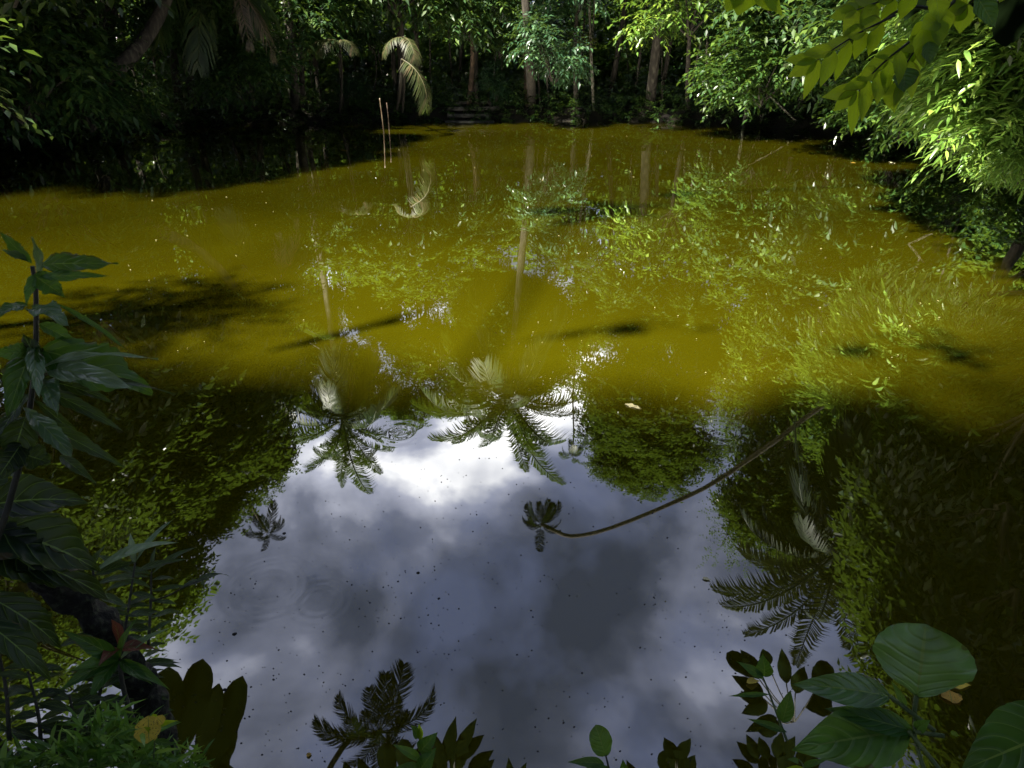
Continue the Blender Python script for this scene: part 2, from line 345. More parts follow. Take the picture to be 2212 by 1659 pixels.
# ------------------------------------------------------------------ the setting: ground, water
shore_px = [(-330, 385), (-150, 348), (0, 322), (150, 298), (300, 283), (500, 270), (700, 264), (900, 261), (1100, 262), (1300, 262), (1500, 266), (1650, 275), (1800, 290), (1950, 312), (2080, 338), (2180, 372), (2290, 410)]
SH = [(W(*p).x, W(*p).y) for p in shore_px]
SH += [(SH[-1][0] + .6, 9.2), (10.8, 7.2), (9.6, 4.8), (7.2, 2.8), (4.4, 1.5), (2.4, 1.0), (1.2, .85), (.3, .85), (-.4, .95), (-1.2, 1.15), (-2.4, 1.35), (-3.8, 2.1), (-6.0, 3.4), (-8.5, 5.5), (-10.5, 8.2)]
SHn = np.array(SH)
def inside(x, y):
    r = np.zeros(x.shape, bool); n = len(SHn)
    for i in range(n):
        x1, y1 = SHn[i]; x2, y2 = SHn[(i + 1) % n]
        c = ((y1 > y) != (y2 > y)) & (x < (x2 - x1) * (y - y1) / (y2 - y1 + 1e-12) + x1); r ^= c
    return r
def shdist(x, y):
    d = np.full(x.shape, 1e9); n = len(SHn)
    for i in range(n):
        a = SHn[i]; b = SHn[(i + 1) % n]; ab = b - a; t = np.clip(((x - a[0]) * ab[0] + (y - a[1]) * ab[1]) / (ab @ ab), 0, 1)
        d = np.minimum(d, np.hypot(x - a[0] - t * ab[0], y - a[1] - t * ab[1]))
    return np.where(inside(x, y), -d, d)
def gz(x, y):
    x = np.asarray(x, float); y = np.asarray(y, float); d = shdist(x, y)
    z = np.where(d < 0, np.maximum(-1.2, d * .6), np.minimum(.42, .02 + d * .55)) + np.clip(d - 3, 0, 40) * .03
    return z + np.where(d > 0, .05 * np.sin(x * 2.1 + y) * np.cos(y * 1.7 - x * .6) * np.clip(d, 0, 1), 0)
def gz1(x, y): return float(gz(np.array([x]), np.array([y]))[0])
def axis(lo, hi, far): 
    a = list(np.arange(lo, hi + .01, .45)); s = .8; v = hi
    while v < far: v += s; s *= 1.35; a.append(v)
    s = .8; v = lo; b = []
    while v > -far: v -= s; s *= 1.35; b.append(v)
    return np.array(b[::-1] + a)
gx = axis(-20, 20, 400); gy = axis(-4, 30, 400); X, Y = np.meshgrid(gx, gy); Z = gz(X, Y)
nx, ny = len(gx), len(gy); idx = np.arange(nx * ny).reshape(ny, nx)
fq = np.stack([idx[:-1, :-1], idx[:-1, 1:], idx[1:, 1:], idx[1:, :-1]], -1).reshape(-1, 4)
tag(link('ground', mesh_np('ground', np.stack([X, Y, Z], -1).reshape(-1, 3), [fq], SOIL)), kind='structure')

def water_material():
    m, N, L = newmat('pond_water')
    geo = N.new('ShaderNodeNewGeometry')
    def M(op, a, b=None):
        n = N.new('ShaderNodeMath'); n.operation = op
        for k, v in enumerate((a, b)):
            if v is None: continue
            if isinstance(v, (int, float)): n.inputs[k].default_value = v
            else: L.new(v, n.inputs[k])
        return n.outputs[0]
    n1 = N.new('ShaderNodeTexNoise'); n1.inputs['Scale'].default_value = 1.6; n1.inputs['Detail'].default_value = 0; L.new(geo.outputs['Position'], n1.inputs['Vector'])
    h = M('MULTIPLY', n1.outputs['Fac'], .0016)
    for (px, py, r0, w, k, amp) in RINGS:
        c = W(px, py); vd = N.new('ShaderNodeVectorMath'); vd.operation = 'DISTANCE'; L.new(geo.outputs['Position'], vd.inputs[0]); vd.inputs[1].default_value = c
        r = vd.outputs['Value']; e = M('DIVIDE', M('SUBTRACT', r, r0), w); g = M('EXPONENT', M('MULTIPLY', M('MULTIPLY', e, e), -1.0))
        h = M('ADD', h, M('MULTIPLY', M('MULTIPLY', M('SINE', M('MULTIPLY', r, k)), g), amp * .14))
    bp = N.new('ShaderNodeBump'); bp.inputs['Strength'].default_value = 1.0; bp.inputs['Distance'].default_value = 1.0; L.new(h, bp.inputs['Height'])
    fr = N.new('ShaderNodeFresnel'); fr.inputs['IOR'].default_value = 1.33; L.new(bp.outputs[0], fr.inputs['Normal'])
    fac = M('MINIMUM', M('ADD', M('MULTIPLY', fr.outputs[0], FK[0]), FK[1]), FK[2])
    n3 = N.new('ShaderNodeTexNoise'); n3.inputs['Scale'].default_value = .28; n3.inputs['Detail'].default_value = 4; n3.inputs['Distortion'].default_value = .6; L.new(geo.outputs['Position'], n3.inputs['Vector'])
    cr = ramp(N, [(.3, WCOL[0]), (.7, WCOL[1])]); L.new(n3.outputs['Fac'], cr.inputs[0])
    di = N.new('ShaderNodeBsdfPrincipled'); di.inputs['Roughness'].default_value = 1; di.inputs['Specular IOR Level'].default_value = 0
    L.new(cr.outputs[0], di.inputs['Base Color']);
    gl = N.new('ShaderNodeBsdfGlossy'); gl.inputs['Roughness'].default_value = .012; gl.inputs[0].default_value = (1, 1, 1, 1); L.new(bp.outputs[0], gl.inputs['Normal'])
    ms = N.new('ShaderNodeMixShader'); L.new(fac, ms.inputs[0]); L.new(di.outputs[0], ms.inputs[1]); L.new(gl.outputs[0], ms.inputs[2])
    o = N.new('ShaderNodeOutputMaterial'); L.new(ms.outputs[0], o.inputs[0]); return m
RINGS = [(580, 1268, .16, .07, 130, .00022), (690, 1300, .10, .05, 150, .0002), (745, 880, .10, .08, 90, .0004), (1015, 860, .10, .10, 80, .0006), (865, 935, .08, .08, 85, .0005), (1560, 930, .12, .10, 80, .0005), (1085, 850, .10, .10, 90, .0004),
         (1960, 1420, .1, .1, 110, .0003), (2100, 1390, .1, .12, 100, .0004), (1215, 700, .1, .15, 60, .0004), (2150, 1080, .1, .15, 70, .0003)]
FK = (2.0, .15, .82)
WCOL = ((.030, .0262, .0004), (.046, .0430, .0006))
wp = [(x, y) for x, y in SH]; cxm = sum(p[0] for p in wp) / len(wp); cym = sum(p[1] for p in wp) / len(wp)
wv = [(cxm, cym, 0)] + [(cxm + (x - cxm) * 1.06 + np.sign(x) * .1, cym + (y - cym) * 1.06, 0) for x, y in wp]; nw = len(wp)
wf = np.array([(0, 1 + (i + 1) % nw, 1 + i) for i in range(nw)])
tag(link('water', mesh_np('water', wv, [wf], water_material(), smooth=False)), kind='structure')

# ------------------------------------------------------------------ forest round the pond
def bank(px, off):                     # a point on land beyond the far shore at a picture column
    xs = [p[0] for p in shore_px]; y = float(np.interp(px, xs, [p[1] for p in shore_px])); w = W(px, y)
    d = math.hypot(w.x, w.y); s = (d + off) / d; x, yy = w.x * s, w.y * s
    return Vector((x, yy, gz1(x, yy)))
def land(p, extra=.8):
    x, y = p[0], p[1]
    for _ in range(60):
        if shdist(np.array([x]), np.array([y]))[0] > extra: break
        r = math.hypot(x, y - 6); x += x / max(r, .1) * .3; y += (y - 6) / max(r, .1) * .3
    return Vector((x, y, gz1(x, y)))
def spx(px, py, d): return px / F * (d / math.cos(math.atan2(R(1106, py, d).z + H, d)))

G1 = 'trees along the far bank'
def rtree(label, items, base=None, tr=.09, bark=BD, group=None, name='broadleaf_tree', bend=None, extra=.8):
    """items: (px, py, dist, key, rx_m, rz_m) seen mirrored in the water"""
    cs = [(R(px, py, d), key, rx, rz) for px, py, d, key, rx, rz in items]
    b = base or land(cs[0][0], extra)
    return tree(name, label, b, cs, tr, bark, group=group, bend=bend)
# middle layer of the wall, upright trees behind the far bank
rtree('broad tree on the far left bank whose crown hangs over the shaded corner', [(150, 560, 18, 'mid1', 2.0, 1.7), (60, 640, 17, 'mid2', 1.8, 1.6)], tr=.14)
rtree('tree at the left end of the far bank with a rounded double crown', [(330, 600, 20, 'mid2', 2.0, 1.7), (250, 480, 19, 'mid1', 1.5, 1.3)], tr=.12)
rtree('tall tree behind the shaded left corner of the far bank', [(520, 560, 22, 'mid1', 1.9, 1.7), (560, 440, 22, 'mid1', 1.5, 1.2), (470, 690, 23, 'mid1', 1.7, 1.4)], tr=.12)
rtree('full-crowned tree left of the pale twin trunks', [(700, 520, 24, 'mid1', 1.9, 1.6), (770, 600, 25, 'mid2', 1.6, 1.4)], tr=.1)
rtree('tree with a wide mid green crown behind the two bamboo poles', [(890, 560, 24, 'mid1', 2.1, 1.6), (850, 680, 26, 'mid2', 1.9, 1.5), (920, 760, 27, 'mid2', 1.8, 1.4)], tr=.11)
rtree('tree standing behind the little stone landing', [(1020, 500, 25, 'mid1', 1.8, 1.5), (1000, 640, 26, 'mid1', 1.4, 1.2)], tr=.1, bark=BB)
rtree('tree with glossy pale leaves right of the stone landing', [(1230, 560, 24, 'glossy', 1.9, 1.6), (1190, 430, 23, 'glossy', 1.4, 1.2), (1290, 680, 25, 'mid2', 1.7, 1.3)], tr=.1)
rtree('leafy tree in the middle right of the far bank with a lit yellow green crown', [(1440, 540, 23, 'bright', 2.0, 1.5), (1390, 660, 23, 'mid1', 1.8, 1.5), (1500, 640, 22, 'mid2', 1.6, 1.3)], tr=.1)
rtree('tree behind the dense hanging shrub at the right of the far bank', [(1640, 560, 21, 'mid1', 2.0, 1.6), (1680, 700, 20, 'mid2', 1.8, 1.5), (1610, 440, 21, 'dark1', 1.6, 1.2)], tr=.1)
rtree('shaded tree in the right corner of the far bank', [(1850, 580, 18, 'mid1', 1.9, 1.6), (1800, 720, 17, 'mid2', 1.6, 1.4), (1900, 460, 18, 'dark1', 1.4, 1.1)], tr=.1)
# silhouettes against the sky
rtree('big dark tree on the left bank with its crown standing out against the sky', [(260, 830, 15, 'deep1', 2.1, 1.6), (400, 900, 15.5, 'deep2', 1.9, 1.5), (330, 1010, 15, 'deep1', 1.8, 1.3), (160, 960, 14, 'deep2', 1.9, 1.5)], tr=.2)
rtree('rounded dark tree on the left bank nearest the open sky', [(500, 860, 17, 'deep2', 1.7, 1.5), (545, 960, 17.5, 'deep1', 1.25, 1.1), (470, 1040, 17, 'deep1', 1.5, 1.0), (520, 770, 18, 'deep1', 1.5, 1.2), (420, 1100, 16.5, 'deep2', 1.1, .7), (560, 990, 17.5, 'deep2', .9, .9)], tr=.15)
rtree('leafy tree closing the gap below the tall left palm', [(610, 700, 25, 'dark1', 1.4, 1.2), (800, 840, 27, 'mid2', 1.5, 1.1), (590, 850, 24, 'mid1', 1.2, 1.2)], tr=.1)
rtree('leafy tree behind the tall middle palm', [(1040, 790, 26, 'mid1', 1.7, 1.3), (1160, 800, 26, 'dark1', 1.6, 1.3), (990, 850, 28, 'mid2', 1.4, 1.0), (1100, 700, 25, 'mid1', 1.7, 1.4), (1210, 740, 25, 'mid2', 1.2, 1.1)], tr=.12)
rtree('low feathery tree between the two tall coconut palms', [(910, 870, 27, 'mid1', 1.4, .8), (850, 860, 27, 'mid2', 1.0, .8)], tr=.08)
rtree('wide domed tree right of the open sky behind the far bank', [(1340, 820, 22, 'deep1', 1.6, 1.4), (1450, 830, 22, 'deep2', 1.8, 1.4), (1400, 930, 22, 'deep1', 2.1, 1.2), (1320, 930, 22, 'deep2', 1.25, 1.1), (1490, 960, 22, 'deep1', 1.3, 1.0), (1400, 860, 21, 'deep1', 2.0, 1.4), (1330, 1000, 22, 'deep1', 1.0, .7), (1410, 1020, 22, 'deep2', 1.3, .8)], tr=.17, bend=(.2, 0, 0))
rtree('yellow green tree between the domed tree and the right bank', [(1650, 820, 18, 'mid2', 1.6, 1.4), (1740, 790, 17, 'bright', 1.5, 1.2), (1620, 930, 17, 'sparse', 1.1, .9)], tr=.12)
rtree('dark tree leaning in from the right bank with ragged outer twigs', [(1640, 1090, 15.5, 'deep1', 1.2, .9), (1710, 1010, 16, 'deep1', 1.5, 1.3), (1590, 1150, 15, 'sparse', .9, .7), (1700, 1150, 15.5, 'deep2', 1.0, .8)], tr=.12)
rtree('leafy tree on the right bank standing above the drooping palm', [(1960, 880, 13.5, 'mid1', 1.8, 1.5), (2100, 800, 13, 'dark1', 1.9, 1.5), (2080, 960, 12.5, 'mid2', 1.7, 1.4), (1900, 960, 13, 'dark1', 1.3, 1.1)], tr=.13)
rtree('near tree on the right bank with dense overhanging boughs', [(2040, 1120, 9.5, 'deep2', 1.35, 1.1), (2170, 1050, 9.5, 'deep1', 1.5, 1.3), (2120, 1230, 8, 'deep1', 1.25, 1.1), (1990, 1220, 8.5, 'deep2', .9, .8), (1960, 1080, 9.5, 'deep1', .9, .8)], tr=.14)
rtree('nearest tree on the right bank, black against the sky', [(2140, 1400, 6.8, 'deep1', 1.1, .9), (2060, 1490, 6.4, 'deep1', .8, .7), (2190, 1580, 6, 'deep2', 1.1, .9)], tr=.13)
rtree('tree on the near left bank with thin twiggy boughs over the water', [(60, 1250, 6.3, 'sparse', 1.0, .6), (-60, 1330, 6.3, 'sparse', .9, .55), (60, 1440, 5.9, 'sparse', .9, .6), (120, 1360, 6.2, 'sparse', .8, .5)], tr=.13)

# understory seen directly along the far bank: (px, py, off, key, rx, rz)
und = [
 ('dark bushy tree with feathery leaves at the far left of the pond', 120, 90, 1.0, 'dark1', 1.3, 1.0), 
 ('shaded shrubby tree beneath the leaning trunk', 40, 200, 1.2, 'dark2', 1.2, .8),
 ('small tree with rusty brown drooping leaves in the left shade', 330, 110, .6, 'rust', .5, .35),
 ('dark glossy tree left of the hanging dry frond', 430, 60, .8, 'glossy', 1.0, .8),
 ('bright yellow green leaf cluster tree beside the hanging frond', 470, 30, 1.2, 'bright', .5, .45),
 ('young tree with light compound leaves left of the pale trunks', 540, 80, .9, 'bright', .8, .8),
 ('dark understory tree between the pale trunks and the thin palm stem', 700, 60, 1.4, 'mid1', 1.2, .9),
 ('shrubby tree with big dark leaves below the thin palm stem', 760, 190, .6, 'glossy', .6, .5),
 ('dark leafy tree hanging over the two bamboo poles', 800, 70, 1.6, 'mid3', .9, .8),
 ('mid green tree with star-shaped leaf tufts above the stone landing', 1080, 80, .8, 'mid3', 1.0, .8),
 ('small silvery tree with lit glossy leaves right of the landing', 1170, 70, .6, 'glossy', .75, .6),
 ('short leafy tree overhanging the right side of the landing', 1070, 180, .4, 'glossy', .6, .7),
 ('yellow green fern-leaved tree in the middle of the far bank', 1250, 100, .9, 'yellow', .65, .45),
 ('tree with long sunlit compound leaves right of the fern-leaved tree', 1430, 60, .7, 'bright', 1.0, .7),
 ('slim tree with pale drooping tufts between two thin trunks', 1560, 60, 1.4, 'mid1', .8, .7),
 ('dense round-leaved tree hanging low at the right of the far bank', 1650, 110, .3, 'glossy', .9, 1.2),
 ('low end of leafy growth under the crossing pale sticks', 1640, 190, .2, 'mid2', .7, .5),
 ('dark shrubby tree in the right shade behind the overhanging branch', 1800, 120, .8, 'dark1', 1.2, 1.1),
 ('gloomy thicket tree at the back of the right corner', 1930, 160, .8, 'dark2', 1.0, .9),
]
for (lb, px, py, off, key, rx, rz) in und:
    b = bank(px, off); d = math.hypot(b.x, b.y); c = D(px, py, d)
    tree('understory_tree', lb, b, [(c, key, rx, rz)], tr=.035, bark=BD)
# slender trunks
thin = [(20, 1.5, .10, BD, 0), (95, 2.2, .07, BD, .2), (210, 2.5, .09, BD, -.1), (285, 1.4, .1, BD, .1), (395, 1.2, .13, BD, 0), (505, 1.6, .11, BD, .15), (600, 3, .06, BD, .1), (640, .4, .05, BP, -.5), (668, 1.2, .06, BP, -.3), (590, 2.4, .05, BD, .2), (745, .3, .05, BD, .0),
 (860, 2.5, .1, BD, .1), (905, 1.6, .12, BD, -.1), (990, 3.2, .07, BD, 0), (1022, 3, .05, BD, .1), (1140, .9, .10, BB, -.25), (1195, 2.5, .05, BP, 0), (1283, .6, .055, BP, -.25), (1310, 2.6, .11, BD, .1), (1365, 1.6, .05, BD, 0), (1420, 1.2, .08, BD, .1), (1478, 1.4, .035, BP, .15), (1520, 1.1, .05, BP, -.2),
 (1575, 2.3, .06, BD, .05), (1607, .0, .05, BP, .1), (1690, 2.6, .08, BD, 0), (1755, 2.0, .06, BD, .1), (1830, 3, .08, BD, -.1), (1900, 2.2, .07, BD, 0), (2105, 2.0, .11, BD, -.3)]
for k_ in range(46): thin.append((random.uniform(40, 2120), random.uniform(.7, 4.5), random.uniform(.022, .05), random.choice([BD, BD, BD, BP]), random.uniform(-.25, .25)))
kinds = {id(BD): 'dark slender tree', id(BP): 'slender tree with pale mottled bark', id(BB): 'tree with reddish brown bark'}
where = {640: 'left one of the pale pair', 668: 'right one of the pale pair', 1195: 'thin one behind the silvery leaves', 1283: 'bent one beside the yellow green fern-leaved tree', 1478: 'thinnest one, like a hanging cord', 1520: 'knotty one right of the cord-like stem', 1607: 'at the water edge under the dense round-leaved tree',
         1140: 'rising left of the silvery leaved tree', 2105: 'behind the sunlit bush in the upper right', 395: 'stout one in the left shade', 745: 'single stem at the edge right of the pale pair', 285: 'beside the leaning trunk'}
for i, (px, off, r, bk, ln) in enumerate(thin):
    b = bank(px, off); top = Vector((b.x + ln * 2 + random.uniform(-.3, .3), b.y + random.uniform(0, .6), random.uniform(7, 9.5)))
    key = random.choice(['dark1', 'dark2', 'mid1', 'mid2', 'mid2'])
    lb = kinds[id(bk)] + ', ' + where[px] if px in where else 'slender tree in the shaded wood behind the far bank'
    tree('slender_tree', lb, b, [(top, key, random.uniform(.9, 1.3), random.uniform(.9, 1.2))], tr=r, bark=bk, group='slender trees in the shaded wood behind the far bank' if px not in where else None)
# leaning trunk, left
b = bank(150, .6); g = Geo(); g.tube(spline([b + Vector((-.9, 0, 0)), D(215, 180, 19.0), D(330, 60, 19.5), D(400, -120, 20)], 14), [.2 - .006 * i for i in range(15)], 10)
t = thing('leaning_tree', b, 'thick black tree leaning to the right across the left shade', 'tree'); link('trunk', g.mesh('trunk', BD, b), t)
c = link('crown', CR['dark1'][0], t, pin(t, D(400, -120, 20))); link('limb', CR['dark1'][1], t, c.location)

# dense mass of the wood
def mass(name, label, n, offr, zr, ll, lw, mat, pxr=(-700, 2900), seed=3, kind='stuff', cat='woods'):
    rng = np.random.default_rng(seed); k = 9; m = n // k
    px = rng.uniform(*pxr, m); off = rng.uniform(*offr, m)
    xs = np.array([p[0] for p in shore_px], float); ys = np.array([p[1] for p in shore_px], float)
    O = np.zeros((m, 3))
    th = np.arctan((px - 1106) / F / math.cos(PITCH)); wsh = np.array([(W(a, c_).x, W(a, c_).y) for a, c_ in shore_px]); tsh = np.arctan2(wsh[:, 0], wsh[:, 1]); dsh = np.hypot(wsh[:, 0], wsh[:, 1])
    d = np.interp(th, tsh, dsh) + off; O[:, 0] = np.sin(th) * d; O[:, 1] = np.cos(th) * d
    # clumping
    cl = np.sin(O[:, 0] * 1.7 + seed) * np.cos(O[:, 1] * 1.3) + np.sin(O[:, 0] * .7 - O[:, 1] * .9)
    O[:, 2] = gz(O[:, 0], O[:, 1]) + zr[0] + (zr[1] - zr[0]) * rng.random(m) ** zr[2] * (1 + .25 * cl)
    dr = rdirs(m, rng, -.3, 1); a = twig_leaves(O, dr, rng.uniform(.25, .6, m) * (ll / .16), k, ll, lw, rng, .4)
    V, Fc, rn = leaves(*a, rng=rng)
    return tag(link(name, mesh_np(name, V, Fc, mat, rn)), label, cat, kind=kind)
mass('undergrowth', 'tangled low undergrowth along the edge of the far bank', 95000, (-.45, 2.0), (0.02, .95, 1.3), .13, .06, LD, cat='undergrowth')
mass('woodland_undergrowth', 'dark shrubs filling the floor of the wood', 30000, (1.4, 6), (0.0, 2.2, 1.4), .2, .09, LD, seed=5, cat='undergrowth')
mass('woods', 'dark wood filling the background behind the first trees', 110000, (4, 11), (0, 5.6, .9), .34, .17, LD, seed=6)
mass('far_woods', 'farthest dark wood behind everything', 90000, (11, 18), (0, 6.2, .9), .7, .4, LD, seed=7)

# ------------------------------------------------------------------ palms placed from their mirror images
palm('tall coconut palm on the far bank left of centre, fronds spread against the bright cloud', bank(640, 1.5), R(738, 905, 24), L=3.4, n=34, tr=.12, seed=2, dry=1, bark=BD, ctrl=[R(668, 420, 22.8), R(705, 640, 23.5)])
palm('slender young palm just beside the tall left palm', bank(700, 2.4), R(745, 990, 25.5), L=1.7, n=9, tr=.07, seed=12, dry=0)
palm('tall coconut palm in the middle of the far bank with a full drooping crown', bank(1150, 1.4), R(1095, 850, 24), L=4.1, n=44, tr=.13, seed=4, dry=1, bark=BD, ctrl=[R(1135, 480, 23)])
palm('thin little palm at the edge of the domed tree', bank(1245, 2.5), R(1235, 985, 23), L=.95, n=9, tr=.04, seed=5, short=True, dry=0)
palm('leaning coconut palm whose long curved trunk arches far over the water from the right bank', Vector((12.8, 13.2, gz1(12.8, 13.2))), R(1170, 1130, 9.0), L=.5, n=14, tr=.038, seed=6, short=True, dry=0, dark=True, bark=BPALM,
     ctrl=[R(2090, 660, 14.4), R(1970, 745, 13.2), R(1800, 862, 12), R(1600, 1005, 10.8), R(1450, 1085, 9.9), R(1320, 1142, 9.3), R(1240, 1158, 9.1), R(1200, 1146, 9.0)])
palm('small palm high above the left bank, alone against the grey cloud', bank(330, 7), R(575, 1145, 26), L=1.35, n=11, tr=.07, seed=7, short=True, dry=0, dark=True, ctrl=[R(430, 900, 27), R(530, 1075, 26.3)])
palm('big shaggy palm on the right bank with long hanging fronds', land(Vector((9.6, 8.0, 0))), R(1815, 1190, 9.5), L=1.95, n=46, tr=.12, seed=8, dry=1, dark=True, ctrl=[Vector((8.6, 8.2, 3.2))])
palm('palm leaning out over the water above the near bank', (-3.2, -1.6, .6), R(822, 1585, 7.0), L=1.05, n=17, tr=.045, seed=9, short=True, dry=0, dark=True, ctrl=[Vector((-3.2, 1.5, 6.2)), R(720, 1655, 6.8)])
palm('half hidden palm behind the left bank trees with a long pale frond', bank(560, .8), R(560, 620, 21), L=2.6, n=11, tr=.09, seed=10, dry=2)

# low palms directly visible: hanging fronds
def lowpalm(label, px, py, d, fr):
    h = D(px, py, d); b = land(h, .3); t = thing('young_palm', b, label, 'palm tree')
    g = Geo(); g.tube(spline([b - Vector((0, 0, .2)), b.lerp(h, .5) + Vector((.05, .1, 0)), h], 8), [.05, .05, .045, .04, .04, .035, .035, .03, .03], 7); link('trunk', g.mesh('trunk', BPALM, b), t)
    for (az, tilt, s, key) in fr:
        me = FRN[key] if not isinstance(key, tuple) else SHORT[key[0]]
        f = link('frond', me, t, pin(t, h)); f.rotation_euler = (0, rad(tilt), rad(az)); f.scale = (s, s, s)
lowpalm('young palm whose big drooping frond hangs over the dark water left of the landing', 868, 128, 20.5, [(-30, 38, .52, 'big')])
lowpalm('young palm with a fan-like green frond drooping in the dark', 872, 80, 21.5, [(-60, 22, .36, 'big'), (215, 15, .3, 'big')])
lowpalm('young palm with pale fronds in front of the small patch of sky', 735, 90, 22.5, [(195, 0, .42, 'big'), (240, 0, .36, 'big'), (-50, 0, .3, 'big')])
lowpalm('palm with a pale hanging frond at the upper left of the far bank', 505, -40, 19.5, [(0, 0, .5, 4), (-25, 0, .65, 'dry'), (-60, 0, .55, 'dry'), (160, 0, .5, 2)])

# poles standing in the water
def pole(name, label, cat, pts, r, mat=BAMB, group=None):
    g = Geo(); pts = [Vector(p) for p in pts]; q = spline(pts, 12); g.tube(q, [r * (1 + .18 * (i % 3 == 0)) for i in range(13)], 7)
    o = link(name, g.mesh(name, mat, pts[0])); o.location = pts[0]; return tag(o, label, cat, group)
p0 = W(830, 288); dd = math.hypot(p0.x, p0.y)
pole('bamboo_pole', 'taller reddish bamboo pole standing in the water left of the landing', 'pole', [p0 - Vector((0, 0, .3)), D(825, 250, dd), D(820, 212, dd)], .016)
pole('bamboo_pole', 'shorter dull bamboo pole just right of the reddish pole', 'pole', [W(841, 283) - Vector((0, 0, .3)), D(838, 245, dd), D(835, 222, dd)], .013, BB)
sd = math.hypot(*W(1640, 275)[:2])
pole('fallen_branch', 'pale mottled branch sloping down to the right beside the round-leaved tree', 'branch', [D(1607, 165, sd), D(1660, 205, sd - .3), D(1720, 262, sd - 1)], .03, BP)
sd = 13.2
pole('stick', 'upper pale stick of the bent pair by the right bank', 'stick', [D(2020, 300, sd), D(2045, 282, sd), D(2080, 262, sd)], .018, BP)
pole('stick', 'lower pale stick of the bent pair by the right bank', 'stick', [D(2022, 300, sd), D(2040, 314, sd), D(2062, 332, sd)], .018, BP)
# landing steps
b = bank(1015, -.1); t = thing('landing', b, 'little weathered stone landing with steps at the far water edge', 'landing')
for (dx, dy, dz, sx, sy, sz) in [(0, -.15, .05, 1.7, .5, .1), (-.05, .3, .22, 1.5, .4, .12), (.1, .75, .44, 1.9, .55, .12), (.3, 1.3, .6, 2.0, .5, .10)]:
    g = Geo(); g.box((dx, dy, dz), (sx, sy, sz), .05, .012); link('step', g.mesh('step', STONE, smooth=False), t)

# ------------------------------------------------------------------ sunlit bush on the right bank
def bough(label, items, base, name='bush', tr=.07, cat='bush', key='bamboo'):
    t = thing(name, base, label, cat); 
    for j, (p, rx, rz) in enumerate(items):
        k = key
        c = link('bough', CR[k][0], t, pin(t, p)); c.scale = (rx / 1.6, rx / 1.6, rz / 1.3); c.rotation_euler = (0, 0, random.uniform(0, 6.28))
        g = Geo(); g.tube(spline([base - Vector((0, 0, .2)), Vector(base).lerp(p, .55) + Vector((.1, .1, .4)), p], 8), [tr * (1 - .1 * i) for i in range(9)], 6); link('limb', g.mesh('limb', BD, base), t)
        l = link('twig', CR[k][1], t, c.location); l.scale = c.scale; l.rotation_euler = c.rotation_euler
    return t
bough('tall sunlit bush with narrow arching leaves on the right bank', [(D(2130, 60, 11.5), 1.0, .9), (D(2190, 130, 10.5), 1.0, .8), (D(2060, 170, 12), .75, .5), (D(2120, 200, 11), .8, .6), (D(2200, 250, 10), .8, .65), (D(2010, 215, 12.5), .5, .3), (D(2190, 320, 9.8), .5, .4), (D(2260, 120, 10.5), 1.1, 1.0), (D(2230, -60, 11), 1.2, 1.0), (D(2030, 100, 13), .6, .4), (D(2060, -60, 12.5), 1.0, .8)], land(Vector((11, 9.5, 0))), tr=.09)
bough('low bright spray of leaves drooping to the water at the right edge', [(D(2215, 345, 9.3), .35, .3), (D(2110, 260, 11.3), .35, .22)], land(Vector((10, 8, 0))), tr=.03)


# ------------------------------------------------------------------ near leaves, one mesh each
def bigleaf(base, tip, w, nor=None, mat=NV, shape='ovate', fold=.25, droop=.0, wave=.03, rag=.0, seed=0, nu=18, nv=8, twist=0, curve=0, rv=None):
    """one blade from base to tip (world), width w metres"""
    rng = random.Random(seed * 31 + 5); base = Vector(base); tip = Vector(tip); d = tip - base; L = d.length; d.normalize()
    nor = Vector(nor) if nor is not None else Vector((0, -.35, 1)); s = d.cross(nor).normalized(); u = s.cross(d)
    if u.z < 0 and nor.z >= 0: u = -u
    def prof(t):
        if shape == 'ovate': a, b_ = .38, 1.0
        elif shape == 'obovate': a, b_ = .62, 1.0
        elif shape == 'round': a, b_ = .52, .8
        else: a, b_ = .42, 1.25
        if shape == 'obovate': return math.sqrt(max(0, 1 - ((t - .6) / .4) ** 2)) if t > .6 else math.sin(1.5708 * t / .6) ** 1.1
        x = t ** (math.log(.5) / math.log(a)); v = max(0, math.sin(math.pi * x)) ** b_
        if shape == 'obovate': v = v ** .92
        if shape == 'round': v = max(0, 1 - abs(2 * x - 1) ** 2.3) ** .6
        return v
    V = []; UV = []; ph = rng.uniform(0, 6)
    for i in range(nu + 1):
        t = i / nu; pr = prof(min(.9995, max(t, .0005)))
        c = base + d * L * t + u * (4 * t * (1 - t)) * curve * L + Vector((0, 0, -1)) * droop * L * (t * t - t if False else t * (t - 1) * -1 * -1)
        tw = twist * t; ss = s * math.cos(tw) + u * math.sin(tw); uu = u * math.cos(tw) - s * math.sin(tw)
        for j in range(nv + 1):
            v = -1 + 2 * j / nv; hw = w * .5 * pr
            e = 1
            if abs(v) > .99 and rag: e = 1 - rag * rng.random() ** 2
            p = c + ss * v * hw * e + uu * (abs(v) ** 1.2 * hw * fold * 2 * .6 + w * wave * math.sin(t * 15 + ph + (2 if v > 0 else 0)) * v * v + w * .012 * math.sin((t * 9 - abs(v) * 2.4) * 6.283) * (1 - abs(v)))
            V.append(tuple(p)); UV.append((t, j / nv))
    idx = np.arange((nu + 1) * (nv + 1)).reshape(nu + 1, nv + 1)
    q = np.stack([idx[:-1, :-1], idx[:-1, 1:], idx[1:, 1:], idx[1:, :-1]], -1).reshape(-1, 4)
    V = np.array(V)
    return V, q, np.array(UV), (rng.random() if rv is None else rv)
def put_leaf(root, lf, mat, name='leaf', label=None):
    V, q, uv, r = lf; o = np.array(tuple(root.location))
    me = mesh_np(name, V - o, [q], mat, np.full(len(V), r), uv); ob = link(name, me, root)
    if label: ob['label'] = label
    return ob
